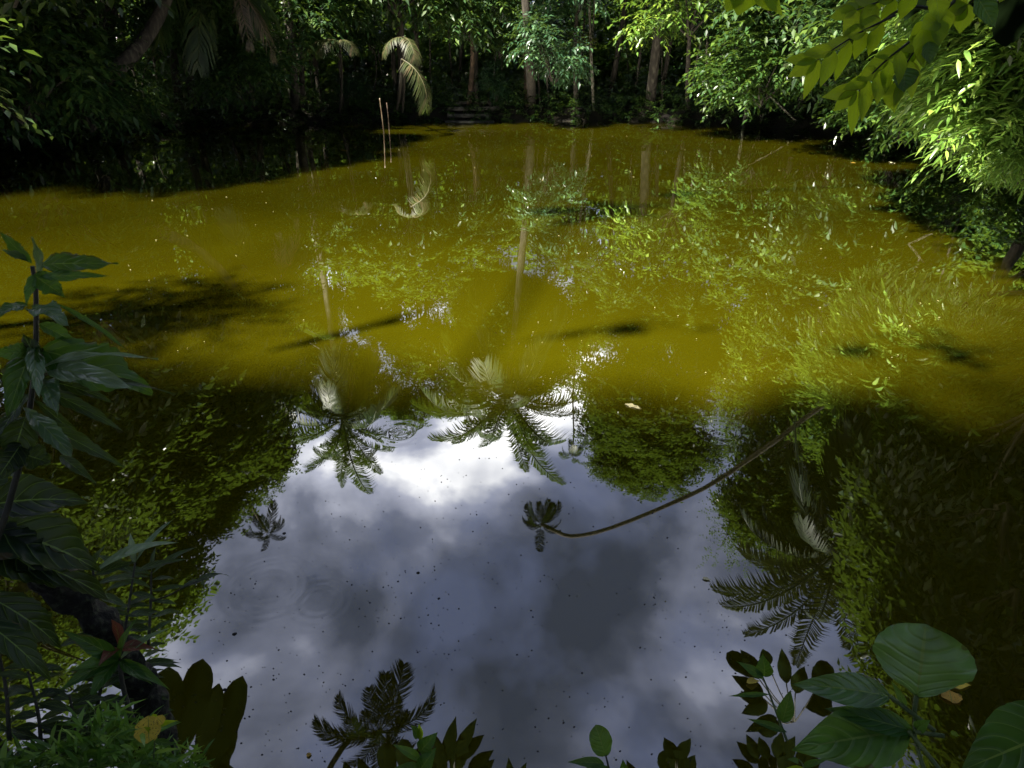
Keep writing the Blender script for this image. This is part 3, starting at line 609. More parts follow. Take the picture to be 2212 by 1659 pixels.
def pw(px_w, d): return px_w * d / F
def stemtube(root, pts, r, mat=STEM, name='stem', n=14):
    g = Geo(); q = spline(pts, n); rr = [r * (1 - .5 * i / n) for i in range(n + 1)]; g.tube(q, rr, 7)
    return link(name, g.mesh(name, mat, root.location), root)

# --- left: tall sapling with long drooping leaves
D0 = 1.35
sap_base = Vector((-1.05, 1.0, .1)); sap = thing('sapling', sap_base, 'tall sapling with long wavy dark green leaves rising at the left edge', 'sapling')
stemtube(sap, [sap_base, A(-60, 1500, 1.6), A(10, 1130, 1.45), A(48, 980, 1.4), A(75, 800, 1.38), A(78, 640, 1.36), A(70, 575, 1.35)], .0065, STEMD)
NVD = [NV, NV, ND]
SL = [  # base px, base py, tip px, tip py, width px, ddist, mat, fold, curve, shape, twist
 (82, 572, 256, 570, 50, .0, NV, .1, .10, 'lance', .5), (84, 598, 238, 596, 26, -.02, NV, .2, .10, 'lance', .2), (75, 595, 140, 640, 50, .02, NV, .4, -.05, 'ovate', 0),
 (70, 665, 150, 705, 58, -.03, NP, .1, .12, 'ovate', .2), (84, 600, 68, 512, 20, 0, NP, .1, .1, 'lance', 0), (70, 570, 0, 500, 26, 0, NV, .2, .05, 'lance', 0), (65, 565, 5, 540, 18, 0, NP, .2, .05, 'lance', 0),
 (110, 650, 288, 770, 14, .05, NV, .5, .10, 'lance', .3), (75, 590, 55, 660, 22, .02, NV, .3, 0, 'lance', 0), (88, 755, 330, 850, 118, .03, NV, .12, .10, 'ovate', .1),
 (80, 800, 342, 775, 26, -.06, NP, .35, .14, 'lance', .9), (95, 795, 300, 845, 60, -.04, NP, .2, .12, 'ovate', .5), (85, 790, 50, 720, 42, .03, NV, .2, 0, 'ovate', 0),
 (75, 740, 15, 905, 62, -.02, NV, .4, .02, 'ovate', .3), (70, 740, 85, 860, 36, -.05, NP, .3, 0, 'ovate', 0), (180, 810, 378, 852, 16, -.07, NV, .3, .04, 'lance', .6),
 (90, 820, 125, 900, 52, -.05, NP, .25, .1, 'ovate', .2), (85, 820, 245, 870, 36, .02, NV, .2, .12, 'ovate', 0), (80, 835, 272, 935, 34, .0, NV, .4, .12, 'lance', 0),
 (60, 900, 270, 1010, 40, .02, NV, .35, .10, 'ovate', .2), (50, 880, 155, 985, 44, -.02, NP, .2, .1, 'obovate', .1), (60, 850, -20, 960, 30, 0, NV, .3, 0, 'ovate', 0), (55, 900, 20, 1010, 70, .05, NV, .4, 0, 'ovate', .2),
 (75, 760, -30, 770, 40, 0, NV, .2, .05, 'ovate', 0), (60, 660, -20, 690, 30, 0, NV, .2, .1, 'ovate', 0), (50, 980, 110, 1000, 60, .05, NV, .3, -.05, 'ovate', .4), (130, 985, 208, 1045, 26, .0, NV, .4, .1, 'ovate', .3), (45, 960, -10, 1040, 60, .02, NV, .3, 0, 'ovate', 0),
 (85, 700, 165, 745, 34, .05, NV, .4, .1, 'ovate', 0), (80, 770, 190, 800, 46, .08, NV, .3, .1, 'ovate', 0), (70, 860, 190, 960, 22, .08, NV, .4, .1, 'lance', 0)]
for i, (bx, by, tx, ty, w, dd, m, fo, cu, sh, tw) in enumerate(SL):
    if m is NV and by > 780: m = ND  # lower leaves swap to the darker green, painting them unlit
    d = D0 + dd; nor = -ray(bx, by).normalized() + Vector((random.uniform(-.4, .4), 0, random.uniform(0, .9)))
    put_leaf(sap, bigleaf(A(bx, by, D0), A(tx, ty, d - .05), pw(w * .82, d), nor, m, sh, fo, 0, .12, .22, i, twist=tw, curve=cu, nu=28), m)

# --- near bank, left: mossy stump and dark leaning log
from mathutils import noise as mn
def roughen(g, amp, sc, off=0):
    for i, v in enumerate(g.V):
        d = mn.noise_vector(Vector(v) * sc + Vector((off, 0, 0))) * amp + mn.noise_vector(Vector(v) * sc * 3.1) * amp * .5
        g.V[i] = Vector(v) + d
    return g
lg = thing('fallen_log', A(330, 1500, 1.75), 'thick black fallen log slanting down from the left edge to the grass', 'log')
g = Geo(); q = spline([A(-140, 1110, 1.5), A(60, 1215, 1.55), A(205, 1330, 1.65), A(310, 1480, 1.75), A(360, 1640, 1.9)], 70)
g.tube(q, [.027 + .003 * math.sin(i * .9) for i in range(71)], 28); roughen(g, .016, 22); link('bark', g.mesh('log', MOSS, lg.location), lg)
dl = thing('drooping_plant', A(-60, 1190, 1.5), 'plant with a broad grey green leaf folded over at the left edge above the log', 'plant')
for i, (bx, by, tx, ty, w_, m_) in enumerate([(-60, 1100, 190, 1085, 80, ND), (-60, 1130, 215, 1235, 110, ND), (-50, 1180, 240, 1300, 60, ND), (-60, 1150, 120, 1270, 90, ND), (-60, 1060, 60, 985, 60, ND), (-40, 1280, 130, 1400, 60, ND), (-50, 1330, 110, 1470, 50, ND)]):
    put_leaf(dl, bigleaf(A(bx, by, 1.5), A(tx, ty, 1.5 + .03 * (i % 3)), pw(w_, 1.5), -ray(bx, by).normalized() + Vector((.1, 0, .7)), m_, 'ovate', .35, 0, .08, .25, 300 + i, curve=.16, nu=26), m_)
# --- willow-leaved stalks
def stalk(name, label, cat, pts, d, leafs, mat=ND, r=.004, wpx=16, group=None, sm=STEMD):
    """pts px list bottom->top at distance d; leafs: (t, tip dx px, tip dy px, width px, mat)"""
    P = [A(x, y, d) for x, y in pts]; t = thing(name, P[0], label, cat, group); q = spline(P, 40); qp = spline([Vector((x, y, 0)) for x, y in pts], 40)
    stemtube(t, P, r, sm)
    for i, (tt, dx, dy, w, m) in enumerate(leafs):
        k = int(tt * 40); bp = q[k]; px = qp[k]; m = m or mat
        tip = A(px.x + dx, px.y + dy, d + random.uniform(-.06, .06))
        put_leaf(t, bigleaf(bp, tip, pw(w, d), Vector((random.uniform(-.3, .3), -.4, 1)), m, 'lance', .3, 0, .05, .0, i + int(pts[0][0]), nu=12, nv=4, curve=random.uniform(.05, .14), twist=random.uniform(-.3, .5)), m)
    return t
def autoleaf(n, lo, hi, ln, w, seed, up_=-.1):
    r = random.Random(seed); o = []
    for i in range(n):
        s = 1 if i % 2 else -1; l = ln * r.uniform(.7, 1.15); o.append((lo + (hi - lo) * i / max(1, n - 1), s * l, r.uniform(-.28, .32) * l + up_ * ln, w * r.uniform(.8, 1.15), None))
    return o
stalk('reed_stalk', 'upright thin stalk with long narrow leaves standing before the grey reflection', 'plant', [(320, 1400), (326, 1300), (327, 1235)], 1.9,
      [(.95, 100, -60, 13, None), (.97, -80, -14, 11, None), (.9, -85, 0, 10, None), (.85, 55, -2, 10, None), (.7, -75, -20, 9, None), (.66, 80, -12, 10, None), (.55, -70, 30, 10, None), (.5, 62, 8, 9, None), (.45, -80, 8, 12, None), (.3, 70, -14, 12, None), (.28, -90, 20, 12, None), (.15, 60, -30, 10, None), (.1, -60, 30, 11, None), (.03, 40, -4, 9, None), (1, 10, -55, 9, None)], r=.004)
stalk('reed_stalk', 'bent leafy tip reaching out to the right over the grey reflection', 'plant', [(322, 1300), (360, 1288), (410, 1262), (440, 1252)], 1.9, [(.5, 70, -22, 14, None), (.75, 60, -20, 12, None), (1, 58, -5, 7, None), (.95, 8, 18, 6, None)], r=.0025)
stalk('reed_stalk', 'stalk with a pale glossy top leaf beside the mossy stump', 'plant', [(215, 1420), (212, 1300), (200, 1230)], 1.8,
      [(1, -75, -52, 26, NP), (1, 30, -55, 16, None), (.97, 185, -65, 24, NP), (.95, -95, -95, 12, None), (.9, 95, -30, 20, None), (.85, -100, -10, 12, None), (.75, 90, -10, 16, None), (.7, -70, 40, 14, None), (.6, 70, 30, 16, None), (.5, -60, -10, 14, None), (.4, 80, 10, 12, None), (.2, -90, 30, 16, None), (.1, 80, 20, 16, None)], r=.005)
stalk('reed_stalk', 'stalk ending in a bright tipped leaf pointing up right', 'plant', [(250, 1480), (275, 1330), (292, 1215)], 1.85,
      [(1, 85, -95, 14, NP), (.98, -10, -70, 14, NP), (.92, -80, -40, 18, None), (.9, 120, -30, 14, None), (.8, -60, 20, 12, None), (.7, 60, 15, 12, None), (.55, -70, 10, 12, None), (.5, 60, 0, 14, None)] + autoleaf(12, .05, .5, 70, 14, 3), r=.004)
stalk('reed_stalk', 'dense dark stalk rising beside the red-leaved plant', 'plant', [(290, 1560), (300, 1460), (310, 1420)], 1.8, autoleaf(16, .1, 1, 75, 15, 5), r=.004)
stalk('reed_stalk', 'dark stalk with crossed leaves at the foot of the black log', 'plant', [(200, 1600), (215, 1500), (240, 1400)], 1.75, autoleaf(18, .1, 1, 80, 17, 6), r=.005)
for i, (x, y, x2, y2, lb) in enumerate([(90, 1640, 60, 1450, 'dark shaded stalk at the lower left below the log'), (20, 1600, -10, 1380, 'dark stalk at the very left edge under the log'), (160, 1650, 150, 1500, 'short dark stalk rising out of the grass in the lower left')]):
    stalk('reed_stalk', lb, 'plant', [(x, y), ((x + x2) / 2 + 8, (y + y2) / 2), (x2, y2)], 1.6, autoleaf(14, .1, 1, 75, 16, 8 + i), r=.004)
# red leaved plant
rp = thing('red_leaf_plant', A(300, 1600, 1.65), 'plant with reddish brown strap leaves among dark ones at lower left', 'plant')
stemtube(rp, [A(300, 1600, 1.65), A(265, 1480, 1.65), A(258, 1395, 1.65)], .006, STEMD)
for i, (tx, ty, w, m) in enumerate([(240, 1338, 18, NR), (212, 1440, 22, NR), (338, 1402, 22, NR), (370, 1355, 16, NP), (130, 1360, 30, NV), (368, 1490, 20, NV), (150, 1450, 26, NV), (330, 1480, 22, NV), (190, 1520, 28, NV), (300, 1330, 16, NV), (120, 1500, 26, NV)]):
    put_leaf(rp, bigleaf(A(258, 1400 if m is NR else 1425, 1.65), A(tx, ty, 1.6), pw(w, 1.6), Vector((.1, -.5, 1)), m, 'lance', .4, 0, .03, .05, i, nu=12, nv=4, curve=.12, twist=.4), m)

# --- grass on the near bank
def grass(name, label, n, fn, hh, ww, seed):
    rng = np.random.default_rng(seed); P = np.array([tuple(fn(rng)) for _ in range(n)]); d = rdirs(n, rng, .15, 1); d[:, 1] *= .6
    V, Fc, rn = leaves(P, d, rdirs(n, rng, .2, 1), rng.uniform(.6, 1.3, n) * hh, rng.uniform(.7, 1.2, n) * ww, hi=True, droop=.35, rng=rng)
    return tag(link(name, mesh_np(name, V, Fc, GR, rn)), label, 'grass', kind='stuff')
def gpos(rng):
    px = rng.uniform(-60, 440); top = 1560 + 40 * math.sin(px * .02) + (px - 250) ** 2 * .0006; py = top + 120 * rng.random() ** .8
    return A(px, py + rng.uniform(0, 30), 1.55 + rng.uniform(-.08, .12))
grass('grass', 'bright bamboo-like grass covering the near bank at lower left', 1300, gpos, .055, .009, 3)
def gpos2(rng):
    x = rng.uniform(-2.6, 3.2); y = rng.uniform(-.4, 1.1)
    return Vector((x, y, gz1(x, y)))
grass('bank_grass', 'grass along the foot of the near bank', 1500, gpos2, .1, .01, 4)

def spr(name, label, cat, stem, d, lf, r=.003, sm=STEM, group=None):
    """lf: (bx,by,tx,ty,w,mat,shape,fold,curve[,twist])"""
    P = [A(x, y, d) for x, y in stem]; t = thing(name, P[0], label, cat, group); stemtube(t, P, r, sm)
    for i, l in enumerate(lf):
        bx, by, tx, ty, w, m, sh, fo, cu = l[:9]; tw = l[9] if len(l) > 9 else 0; dd = l[10] if len(l) > 10 else -.03
        put_leaf(t, bigleaf(A(bx, by, d), A(tx, ty, d + dd), pw(w, d) / ray(tx, ty).length, -ray(bx, by).normalized() + Vector((.1, 0, .25)), m, sh, fo, 0, .04, .04, i + int(stem[0][0]), curve=cu, twist=tw, nu=32, nv=12), m)
    return t
spr('seedling', 'small bright seedling with light green leaves beside the spotted yellow leaf', 'seedling', [(332, 1640), (335, 1590), (337, 1566)], 1.5,
    [(337, 1566, 330, 1542, 16, NB, 'ovate', .2, .1), (337, 1568, 385, 1556, 12, NB, 'lance', .2, .12), (335, 1585, 310, 1570, 14, NB, 'ovate', .2, .1), (334, 1600, 380, 1610, 14, NV, 'lance', .2, .1), (338, 1566, 352, 1556, 9, NB, 'ovate', .2, 0)], .0015)
def flat_leaf(name, label, cat, b, tip, w, m, shape='ovate', d=None, onwater=False, fold=.15, wave=.05, rag=.15, z=.004, curve=0):
    if onwater:
        B = W(*b) + Vector((0, 0, z)); T = W(*tip) + Vector((0, 0, z)); dist = (B - Vector((0, 0, H))).length; nor = Vector((0, 0, 1)); 
    else: B = A(*b, d); T = A(*tip, d); dist = d; nor = Vector((0, -.8, .8))
    root = thing(name, B, label, cat); put_leaf(root, bigleaf(B, T, pw(w, dist), nor, m, shape, fold, 0, wave, rag, int(b[0]), curve=curve, nu=14, nv=6), m, 'blade'); return root
flat_leaf('fallen_leaf', 'big yellow leaf with brown spots lying on the grass at lower left', 'leaf', (320, 1546), (322, 1606), 46, NY, 'round', 1.48, rag=.1)
flat_leaf('fallen_leaf', 'small plain yellow leaf above the spotted one at lower left', 'leaf', (338, 1548), (352, 1564), 22, NY, 'round', 1.47)
# bottom centre sprigs
spr('sprig', 'green sprig with one upright and one broad leaf at the bottom edge, left of centre', 'sprig', [(905, 1680), (908, 1630), (906, 1590)], 1.45,
    [(906, 1592, 888, 1567, 22, NV, 'ovate', .3, .05), (906, 1625, 946, 1582, 34, NV, 'ovate', .3, .1), (908, 1640, 848, 1608, 20, NV, 'ovate', .3, .1), (906, 1665, 942, 1615, 36, NV, 'ovate', .2, .1), (908, 1600, 905, 1562, 14, NB, 'lance', .3, 0), (908, 1660, 850, 1660, 24, NV, 'ovate', .2, .05)], .003, STEMD)
spr('sprig', 'sprig with a rounded blotchy leaf standing at the bottom edge, right of centre', 'sprig', [(1318, 1690), (1315, 1660), (1308, 1630)], 1.5,
    [(1308, 1634, 1286, 1566, 48, NV, 'round', .1, .03), (1305, 1650, 1226, 1646, 22, NV, 'ovate', .3, .12), (1316, 1660, 1240, 1672, 20, NV, 'ovate', .3, .1), (1350, 1690, 1345, 1640, 24, NV, 'ovate', .3, 0)], .003, STEMD)
# bottom right broad-leaved plant
spr('broad_leaf_plant', 'plant with huge ribbed dark green leaves in the lower right corner', 'plant', [(2080, 1760), (2010, 1690), (1978, 1600), (1975, 1540)], 1.5,
    [(1979, 1508, 2000, 1348, 186, NM, 'obovate', .14, .05, 0, -.05), (1925, 1505, 1710, 1478, 66, NM, 'ovate', .30, .14, .25), (1965, 1578, 1712, 1620, 122, NV, 'ovate', .12, .10, -.1), (1975, 1580, 1780, 1530, 50, NV, 'ovate', .4, .08),
     (1980, 1575, 2010, 1555, 26, NV, 'ovate', .3, .1), (1960, 1530, 1925, 1470, 16, NV, 'lance', .3, 0), (1975, 1585, 1735, 1600, 40, NV, 'ovate', .5, 0), (2330, 1560, 2075, 1665, 150, NV, 'ovate', .1, .05)], .005)
t = bpy.data.objects[-1] if False else None
blp = [o for o in C.objects if o.name == 'broad_leaf_plant'][0]
for nm, a, b_ in [('petiole', (1975, 1545), (1979, 1503)), ('petiole', (2020, 1580), (1922, 1503)), ('petiole', (2060, 1700), (1962, 1578)), ('petiole', (2040, 1590), (1975, 1580))]:
    g = Geo(); g.tube(spline([A(*a, 1.5), A(*b_, 1.49)], 3), .004, 7); link(nm, g.mesh(nm, STEM, blp.location), blp)
spr('sprig', 'slender sprig with five narrow leaves left of the huge ribbed leaves', 'sprig', [(1700, 1600), (1672, 1525), (1655, 1480), (1648, 1462)], 1.6,
    [(1650, 1466, 1590, 1428, 20, NV, 'lance', .2, .12), (1652, 1462, 1648, 1412, 36, NV, 'ovate', .3, .06, .4), (1662, 1500, 1572, 1504, 11, NV, 'lance', .5, .06), (1690, 1560, 1708, 1490, 34, NV, 'ovate', .3, .05), (1700, 1582, 1612, 1552, 16, NV, 'lance', .5, .08)], .0028)
spr('sprig', 'low sprig peeping up under the lowest huge ribbed leaf', 'sprig', [(1740, 1700), (1735, 1655), (1725, 1640)], 1.55, [(1725, 1645, 1700, 1640, 12, NV, 'ovate', .2, .1), (1735, 1655, 1790, 1640, 14, NV, 'ovate', .2, .1), (1735, 1660, 1680, 1668, 14, NB, 'ovate', .2, .1)], .002)
flat_leaf('floating_leaf', 'pointed pale yellow leaf with brown spots beside the largest ribbed leaf', 'leaf', (2012, 1470), (2097, 1483), 34, NY, 'ovate', onwater=True, rag=.05)
flat_leaf('floating_leaf', 'curled orange leaf directly below the pointed yellow leaf', 'leaf', (2050, 1492), (2056, 1520), 34, NO, 'round', onwater=True)
flat_leaf('floating_leaf', 'small yellow curled leaf floating by the slender sprig', 'leaf', (1612, 1478), (1640, 1474), 14, NY, onwater=True, fold=.6, z=.006)
flat_leaf('floating_leaf', 'small green leaf floating in the dark lower right', 'leaf', (2052, 1583), (2072, 1592), 12, NB, onwater=True)
flat_leaf('floating_leaf', 'bright cream torn leaf floating in the middle of the green water', 'leaf', (1350, 873), (1386, 884), 16, NC, onwater=True, fold=.05, rag=.3)
flat_leaf('floating_leaf', 'small pale leaf floating on the grey reflection at right', 'leaf', (1517, 1250), (1536, 1254), 9, NC, onwater=True, rag=.3)
flat_leaf('floating_leaf', 'small pale leaf floating in the shadow of the shaggy palm', 'leaf', (1800, 1154), (1822, 1158), 8, NC, onwater=True, rag=.3)
flat_leaf('floating_leaf', 'reddish leaf floating near the far bank by the shadow edge', 'leaf', (736, 324), (750, 326), 4, NO, onwater=True)
flat_leaf('floating_leaf', 'cream scrap floating below the right bank', 'leaf', (1920, 350), (1934, 354), 6, NC, onwater=True)
flat_leaf('floating_leaf', 'tiny orange scrap floating left of the cream scrap near the right bank', 'leaf', (1838, 351), (1848, 352), 3, NO, onwater=True)
flat_leaf('floating_leaf', 'round brown leaf floating at the bottom left of the grey reflection', 'leaf', (662, 1634), (674, 1630), 9, NO, onwater=True)
# floating specks
rng = np.random.default_rng(11); g = Geo()
cl = [(rng.uniform(400, 1650), rng.uniform(930, 1600)) for _ in range(34)]
for k in range(760):
    px = rng.uniform(330, 1750); py = 900 + 750 * rng.random() ** .8
    if rng.random() < .45:
        c0 = cl[rng.integers(len(cl))]; px = c0[0] + rng.normal(0, 55); py = max(905, c0[1] + rng.normal(0, 26))
    if px < 560 and py < 1200: continue
    w = W(px, py); r = .0013 + .0020 * rng.random() ** 2.2
    if rng.random() < .025: r *= 2.4
    g.tube([w + Vector((-r, 0, .0005)), w + Vector((0, 0, .0012)), w + Vector((r, rng.uniform(-r, r), .0005))], [r * .5, r * .8, r * .4], 5)
tag(link('floating_specks', g.mesh('floating_specks', SPECK)), 'tiny dark specks scattered over the still water', 'debris', kind='stuff')
rng = np.random.default_rng(12); g = Geo()
for k in range(170):
    px = rng.uniform(250, 2150); py = 285 + 560 * rng.random() ** 1.3; w = W(px, py); s = w.length * rng.uniform(.0006, .0016)
    b0 = len(g.V); a = rng.uniform(0, 3.14)
    for c_, s_ in ((1, 0), (0, .5), (-1, .1), (0, -.6)): g.V.append(w + Vector((math.cos(a) * c_ * s - math.sin(a) * s_ * s, math.sin(a) * c_ * s + math.cos(a) * s_ * s, .006 + .003 * abs(s_))))
    g.F4.append((b0, b0 + 1, b0 + 2, b0 + 3))
tag(link('floating_petals', g.mesh('floating_petals', NC)), 'pale scraps scattered over the green water', 'debris', kind='stuff')

# --- overhanging boughs seen directly, upper right
def pinnate(parent, a, b_, d, n, ll, w, mat, seed, term=True, d2=None, angle=.72):
    """twig from px a to px b with n leaves a side, drooping; leaves are parts"""
    rng = random.Random(seed); P = [A(*a, d), A((a[0] + b_[0]) / 2, (a[1] + b_[1]) / 2 - 6, d), A(*b_, d2 or d)]; q = spline(P, 24); g = Geo(); g.tube(q, [.0022 - .00005 * i for i in range(25)], 6)
    link('twig', g.mesh('twig', STEMD, parent.location), parent)
    dx, dy = b_[0] - a[0], b_[1] - a[1]; Ln = math.hypot(dx, dy); ux, uy = dx / Ln, dy / Ln
    for i in range(n):
        t = .18 + .8 * i / max(1, n - 1); px, py = a[0] + dx * t, a[1] + dy * t
        for sd in (-1, 1):
            an = angle * rng.uniform(.75, 1.1) * sd; vx = ux * math.cos(an) - uy * math.sin(an); vy = ux * math.sin(an) + uy * math.cos(an)
            vy += .25; l = ll * rng.uniform(.8, 1.1) * (.75 + .35 * t)
            put_leaf(parent, bigleaf(A(px, py, d), A(px + vx * l, py + vy * l, d + rng.uniform(-.03, .03)), pw(w * rng.uniform(.85, 1.1), d), Vector((0, -.9, .5)), mat, 'ovate', .12, 0, .02, 0, seed * 40 + i * 2 + sd, nu=10, nv=4), mat)
    if term: put_leaf(parent, bigleaf(A(*b_, d), A(b_[0] + ux * ll, b_[1] + uy * ll, d), pw(w, d), Vector((0, -.9, .5)), mat, 'ovate', .12, 0, .02, 0, seed, nu=10, nv=4), mat)
ob = thing('overhanging_branch', A(2200, -140, 1.7), 'backlit yellow green leafy branch hanging down in the upper right', 'branch')
stemtube(ob, [A(2200, -140, 1.7), A(2060, 5, 1.5), A(1960, 15, 1.45), A(1900, 50, 1.42)], .004, STEMD)
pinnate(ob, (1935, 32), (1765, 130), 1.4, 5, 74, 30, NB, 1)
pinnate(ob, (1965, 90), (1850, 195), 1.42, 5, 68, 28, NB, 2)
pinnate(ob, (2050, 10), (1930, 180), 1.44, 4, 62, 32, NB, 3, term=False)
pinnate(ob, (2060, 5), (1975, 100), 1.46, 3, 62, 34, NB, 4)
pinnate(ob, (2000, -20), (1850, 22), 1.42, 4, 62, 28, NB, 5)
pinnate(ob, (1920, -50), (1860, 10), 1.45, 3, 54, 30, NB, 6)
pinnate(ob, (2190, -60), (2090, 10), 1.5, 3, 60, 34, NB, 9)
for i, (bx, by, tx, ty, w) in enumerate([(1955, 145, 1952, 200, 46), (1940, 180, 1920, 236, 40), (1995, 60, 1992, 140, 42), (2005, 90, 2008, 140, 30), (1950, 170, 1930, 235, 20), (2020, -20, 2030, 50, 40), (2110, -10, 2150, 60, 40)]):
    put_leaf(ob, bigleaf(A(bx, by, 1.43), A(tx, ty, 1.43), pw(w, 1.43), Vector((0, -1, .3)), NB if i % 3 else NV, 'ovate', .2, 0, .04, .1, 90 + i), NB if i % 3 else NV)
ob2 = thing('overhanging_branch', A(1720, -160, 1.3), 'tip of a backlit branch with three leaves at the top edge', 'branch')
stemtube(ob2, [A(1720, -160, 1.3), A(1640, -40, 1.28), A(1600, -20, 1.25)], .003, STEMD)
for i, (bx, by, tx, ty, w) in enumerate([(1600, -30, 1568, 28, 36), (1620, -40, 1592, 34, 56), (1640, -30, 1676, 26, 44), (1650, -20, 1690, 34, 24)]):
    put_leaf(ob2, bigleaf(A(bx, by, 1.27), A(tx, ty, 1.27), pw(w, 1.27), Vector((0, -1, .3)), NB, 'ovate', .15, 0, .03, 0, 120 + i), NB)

# --- boughs over the camera, only their mirror image shows: black drooping leaves
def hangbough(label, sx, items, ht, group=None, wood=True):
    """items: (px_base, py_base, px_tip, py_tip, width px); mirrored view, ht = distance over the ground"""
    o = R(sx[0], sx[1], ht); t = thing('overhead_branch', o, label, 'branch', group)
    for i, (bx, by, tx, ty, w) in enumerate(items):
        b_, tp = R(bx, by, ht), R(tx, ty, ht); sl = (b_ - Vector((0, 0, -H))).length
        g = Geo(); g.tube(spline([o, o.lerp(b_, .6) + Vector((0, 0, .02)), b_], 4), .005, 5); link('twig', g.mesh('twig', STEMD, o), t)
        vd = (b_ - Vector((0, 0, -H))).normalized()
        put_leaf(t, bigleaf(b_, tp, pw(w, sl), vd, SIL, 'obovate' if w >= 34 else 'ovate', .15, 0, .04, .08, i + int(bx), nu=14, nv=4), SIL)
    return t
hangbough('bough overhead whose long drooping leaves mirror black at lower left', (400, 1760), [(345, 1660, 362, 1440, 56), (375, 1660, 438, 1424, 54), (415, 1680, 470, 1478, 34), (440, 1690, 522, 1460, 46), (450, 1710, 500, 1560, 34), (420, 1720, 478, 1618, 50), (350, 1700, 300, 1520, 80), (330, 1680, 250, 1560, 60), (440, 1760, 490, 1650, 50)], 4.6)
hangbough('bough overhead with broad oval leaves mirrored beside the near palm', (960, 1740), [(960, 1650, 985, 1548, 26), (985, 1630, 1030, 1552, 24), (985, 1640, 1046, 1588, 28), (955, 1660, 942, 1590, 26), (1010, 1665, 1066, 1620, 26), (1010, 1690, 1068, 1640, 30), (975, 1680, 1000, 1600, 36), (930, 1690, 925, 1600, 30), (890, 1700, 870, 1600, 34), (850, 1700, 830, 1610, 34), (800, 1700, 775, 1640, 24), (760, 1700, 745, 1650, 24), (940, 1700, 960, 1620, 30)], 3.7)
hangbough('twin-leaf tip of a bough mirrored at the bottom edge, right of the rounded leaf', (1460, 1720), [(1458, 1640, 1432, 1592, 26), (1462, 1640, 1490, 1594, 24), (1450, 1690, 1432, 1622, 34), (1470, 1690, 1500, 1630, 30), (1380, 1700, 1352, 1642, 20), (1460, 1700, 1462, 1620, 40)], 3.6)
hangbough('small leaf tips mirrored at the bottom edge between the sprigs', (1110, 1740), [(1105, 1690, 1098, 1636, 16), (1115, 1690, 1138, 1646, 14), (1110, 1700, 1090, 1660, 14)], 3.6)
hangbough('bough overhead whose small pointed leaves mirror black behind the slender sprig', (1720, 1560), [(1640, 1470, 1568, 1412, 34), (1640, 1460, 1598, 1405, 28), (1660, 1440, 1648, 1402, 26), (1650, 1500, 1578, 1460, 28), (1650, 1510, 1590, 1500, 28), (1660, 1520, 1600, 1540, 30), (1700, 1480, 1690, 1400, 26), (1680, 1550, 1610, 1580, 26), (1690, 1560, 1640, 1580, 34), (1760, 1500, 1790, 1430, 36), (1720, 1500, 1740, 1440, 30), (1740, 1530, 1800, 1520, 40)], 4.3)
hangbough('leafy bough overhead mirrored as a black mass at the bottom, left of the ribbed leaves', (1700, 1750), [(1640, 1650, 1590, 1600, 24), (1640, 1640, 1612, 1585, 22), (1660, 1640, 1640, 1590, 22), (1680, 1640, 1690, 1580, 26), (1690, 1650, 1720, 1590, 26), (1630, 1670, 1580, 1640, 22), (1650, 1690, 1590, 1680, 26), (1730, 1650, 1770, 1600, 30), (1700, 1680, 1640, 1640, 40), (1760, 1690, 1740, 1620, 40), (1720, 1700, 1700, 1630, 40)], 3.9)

# ------------------------------------------------------------------ trees behind the camera and beyond the frame that shade the near water
def side(label, x, y, z, key, rx, rz, tr=.16, base=None):
    b = base or Vector((x, y, gz1(x, y))); tree('broadleaf_tree', label, b, [(Vector((x, y, z)), key, rx, rz)], tr)
SHADOWS = [(-1.2, .7, 2.0, 8), (.3, 2.2, 1.3, 8), (1.8, 1.7, 1.5, 8), (3.8, 1.5, 1.5, 8), (3.9, 2.5, 1.3, 8), (2, 2.8, .9, 7.5), (2.2, .2, 1.5, 8), (-2.6, 2.4, 1.8, 8), (-4.4, 2.4, 1.7, 8.5), (5.6, 2.5, 1.7, 8), (7.4, 3.4, 1.6, 8), (.4, -1.6, 2.6, 9), (-11, 13.5, 3, 10), (-8.2, 16, 2.5, 10), (-5.5, 17.6, 2, 9.5), (-13, 10, 2.2, 9), (-5, .6, 2.6, 9), (4.5, -.3, 2.0, 8), (-8, 20, 2.2, 9.5), (-11.5, 17.5, 2.5, 10)]
SIDE = [(sx - .46 * z, sy - .46 * z, z, r) for sx, sy, r, z in SHADOWS]
for i, (x, y, z, r) in enumerate(SIDE):
    b = land(Vector((x, y, 0)), 1.0)
    tree('broadleaf_tree', 'unseen sparse tree added to soften the shade edge on the water', b, [(Vector((x, y, z)), random.choice(['dark1', 'dark2']), r, r * .7), (Vector((x - .3, y - .2, z + .8)), 'dark1', r * .95, r * .6)], .18, group='shade trees around the near bank')

for (sx, sy, r, z) in [(-3.4, 4.3, 1.3, 8), (-1.2, 3.7, 1.1, 7.5), (.6, 3.6, .9, 7.5), (2.6, 3.8, 1.0, 7.5), (4.6, 4.2, 1.2, 8), (6.6, 4.8, 1.3, 8), (8.0, 5.6, 1.2, 8)]:  # sparse crowns added out of view to soften the shadow edge
    x, y = sx - .46 * z, sy - .46 * z; b = land(Vector((x - 1, y - 2, 0)), 1.0)
    tree('broadleaf_tree', 'unseen sparse tree added to soften the shade edge on the water', b, [(Vector((x, y, z)), 'sparse', r, r * .6)], .1, group='shade trees around the near bank')

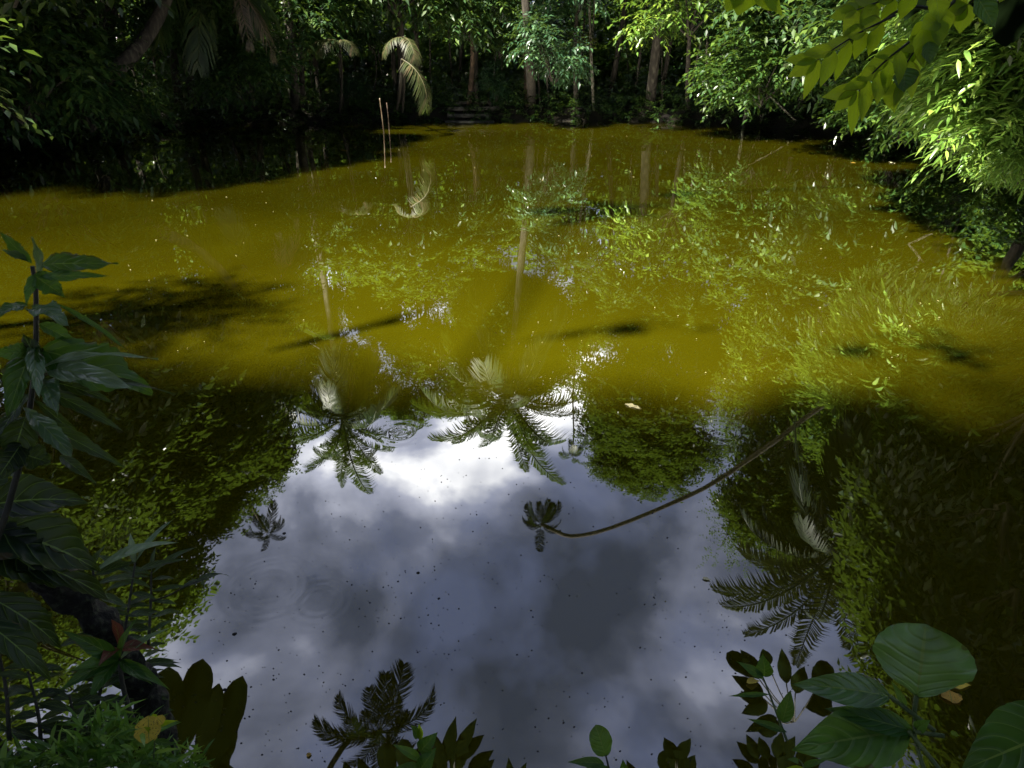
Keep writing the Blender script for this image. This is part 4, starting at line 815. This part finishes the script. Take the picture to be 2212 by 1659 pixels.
# ------------------------------------------------------------------ world, sun, camera
SUN_AZ, SUN_EL = rad(-135), rad(57)       # azimuth from +Y towards +X
sdir = Vector((math.sin(SUN_AZ) * math.cos(SUN_EL), math.cos(SUN_AZ) * math.cos(SUN_EL), math.sin(SUN_EL)))
sl = bpy.data.lights.new('sun', 'SUN'); sl.energy = 5.0; sl.angle = rad(2.8); sl.color = (1, .94, .82)
so = bpy.data.objects.new('sun', sl); C.objects.link(so); so.rotation_euler = (-sdir).to_track_quat('-Z', 'Y').to_euler()
w = bpy.data.worlds.new('World'); bpy.context.scene.world = w; w.use_nodes = True; N = w.node_tree.nodes; L = w.node_tree.links; N.clear()
def M(op, a, b=None):
    n = N.new('ShaderNodeMath'); n.operation = op
    for k, v in enumerate((a, b)):
        if v is None: continue
        if isinstance(v, (int, float)): n.inputs[k].default_value = v
        else: L.new(v, n.inputs[k])
    return n.outputs[0]
tc = N.new('ShaderNodeTexCoord'); sky = N.new('ShaderNodeTexSky'); sky.sky_type = 'NISHITA'; sky.sun_disc = False; sky.sun_elevation = SUN_EL; sky.sun_rotation = SUN_AZ
dirv = tc.outputs['Generated']
sep = N.new('ShaderNodeSeparateXYZ'); L.new(dirv, sep.inputs[0])
zz = M('ADD', M('MAXIMUM', sep.outputs[2], 0), .35); inv = M('DIVIDE', 1.0, zz)
pl = N.new('ShaderNodeVectorMath'); pl.operation = 'SCALE'; L.new(dirv, pl.inputs[0]); L.new(inv, pl.inputs['Scale'])
nz = N.new('ShaderNodeTexNoise'); nz.inputs['Scale'].default_value = 3.8; nz.inputs['Detail'].default_value = 6; nz.inputs['Roughness'].default_value = .52; nz.inputs['Distortion'].default_value = .25; L.new(pl.outputs[0], nz.inputs['Vector'])
# warped direction for the big cloud masses
nw_ = N.new('ShaderNodeTexNoise'); nw_.inputs['Scale'].default_value = 5; nw_.inputs['Detail'].default_value = 4; L.new(dirv, nw_.inputs['Vector'])
sb = N.new('ShaderNodeVectorMath'); sb.operation = 'SUBTRACT'; L.new(nw_.outputs['Color'], sb.inputs[0]); sb.inputs[1].default_value = (.5, .5, .5)
sc = N.new('ShaderNodeVectorMath'); sc.operation = 'SCALE'; L.new(sb.outputs[0], sc.inputs[0]); sc.inputs['Scale'].default_value = .22
ad = N.new('ShaderNodeVectorMath'); ad.operation = 'ADD'; L.new(dirv, ad.inputs[0]); L.new(sc.outputs[0], ad.inputs[1])
def blob(px, py, rr, amp):
    r = ray(px, py); r = Vector((r.x, r.y, -r.z)).normalized()
    vd = N.new('ShaderNodeVectorMath'); vd.operation = 'DISTANCE'; L.new(ad.outputs[0], vd.inputs[0]); vd.inputs[1].default_value = r
    e = M('DIVIDE', vd.outputs['Value'], rr); return M('MULTIPLY', M('EXPONENT', M('MULTIPLY', M('MULTIPLY', e, e), -1.0)), amp)
base = M('MULTIPLY', M('SUBTRACT', nz.outputs['Fac'], .5), 2.3)
val = M('ADD', base, .12)
for b_ in [(1050, 1250, .42, .29), (60, 1480, .22, .34), (1000, 925, .14, .55), (1240, 850, .14, .7), (720, 700, .16, .5), (1130, 1400, .22, -.30), (1240, 1330, .10, -.2), (1050, 1300, .08, -.14), (1080, 1480, .09, -.22), (1400, 1500, .11, .16), (1230, 1610, .06, .12), (1385, 1640, .045, -.2), (1385, 1575, .02, -.16), (620, 1260, .09, .10), (800, 1150, .1, -.08), (760, 1290, .07, -.08), (1600, 1300, .15, .14), (560, 1500, .12, -.10)]:
    val = M('ADD', val, blob(*b_))
cr = N.new('ShaderNodeValToRGB'); L.new(val, cr.inputs[0]); e = cr.color_ramp.elements
for k in range(3): e.new(.5)
for k, (p, c_) in enumerate([(0, (.035, .04, .06)), (.25, (.065, .073, .105)), (.52, (.185, .20, .27)), (.8, (.55, .57, .68)), (1.0, (1.35, 1.35, 1.35))]): e[k].position = p; e[k].color = (*c_, 1)
c10 = N.new('ShaderNodeVectorMath'); c10.operation = 'SCALE'; L.new(cr.outputs[0], c10.inputs[0]); c10.inputs['Scale'].default_value = 6.9
nb = N.new('ShaderNodeTexNoise'); nb.inputs['Scale'].default_value = 6; nb.inputs['Detail'].default_value = 4; L.new(dirv, nb.inputs['Vector'])
bf = N.new('ShaderNodeMapRange'); L.new(nb.outputs['Fac'], bf.inputs[0]); bf.inputs[1].default_value = .5; bf.inputs[2].default_value = .68; bf.inputs[3].default_value = 0; bf.inputs[4].default_value = .55
mb = N.new('ShaderNodeMix'); mb.data_type = 'RGBA'; L.new(bf.outputs[0], mb.inputs[0]); L.new(c10.outputs[0], mb.inputs[6]); mb.inputs[7].default_value = (.95, 1.15, 2.0, 1)
mx = N.new('ShaderNodeMix'); mx.data_type = 'RGBA'; mx.inputs[0].default_value = .95; L.new(sky.outputs[0], mx.inputs[6]); L.new(mb.outputs[2], mx.inputs[7])
bg = N.new('ShaderNodeBackground'); bg.inputs[1].default_value = .1; L.new(mx.outputs[2], bg.inputs[0])
o = N.new('ShaderNodeOutputWorld'); L.new(bg.outputs[0], o.inputs[0])

cd = bpy.data.cameras.new('camera'); cam = bpy.data.objects.new('camera', cd); C.objects.link(cam); cam.location = (0, 0, H); cam.rotation_euler = (rad(90) - PITCH, 0, 0)
cd.sensor_width = 36; cd.lens = 36 * F / 2212; cd.clip_end = 2000; cd.clip_start = .02
s = bpy.context.scene; s.camera = cam
s.view_settings.view_transform = 'Standard'; s.view_settings.look = 'None'; s.view_settings.gamma = 1; s.view_settings.exposure = 2.4
s.cycles.max_bounces = 5; s.cycles.diffuse_bounces = 2; s.cycles.glossy_bounces = 3; s.cycles.transmission_bounces = 2
s.cycles.sample_clamp_indirect = 6; s.cycles.use_adaptive_sampling = True
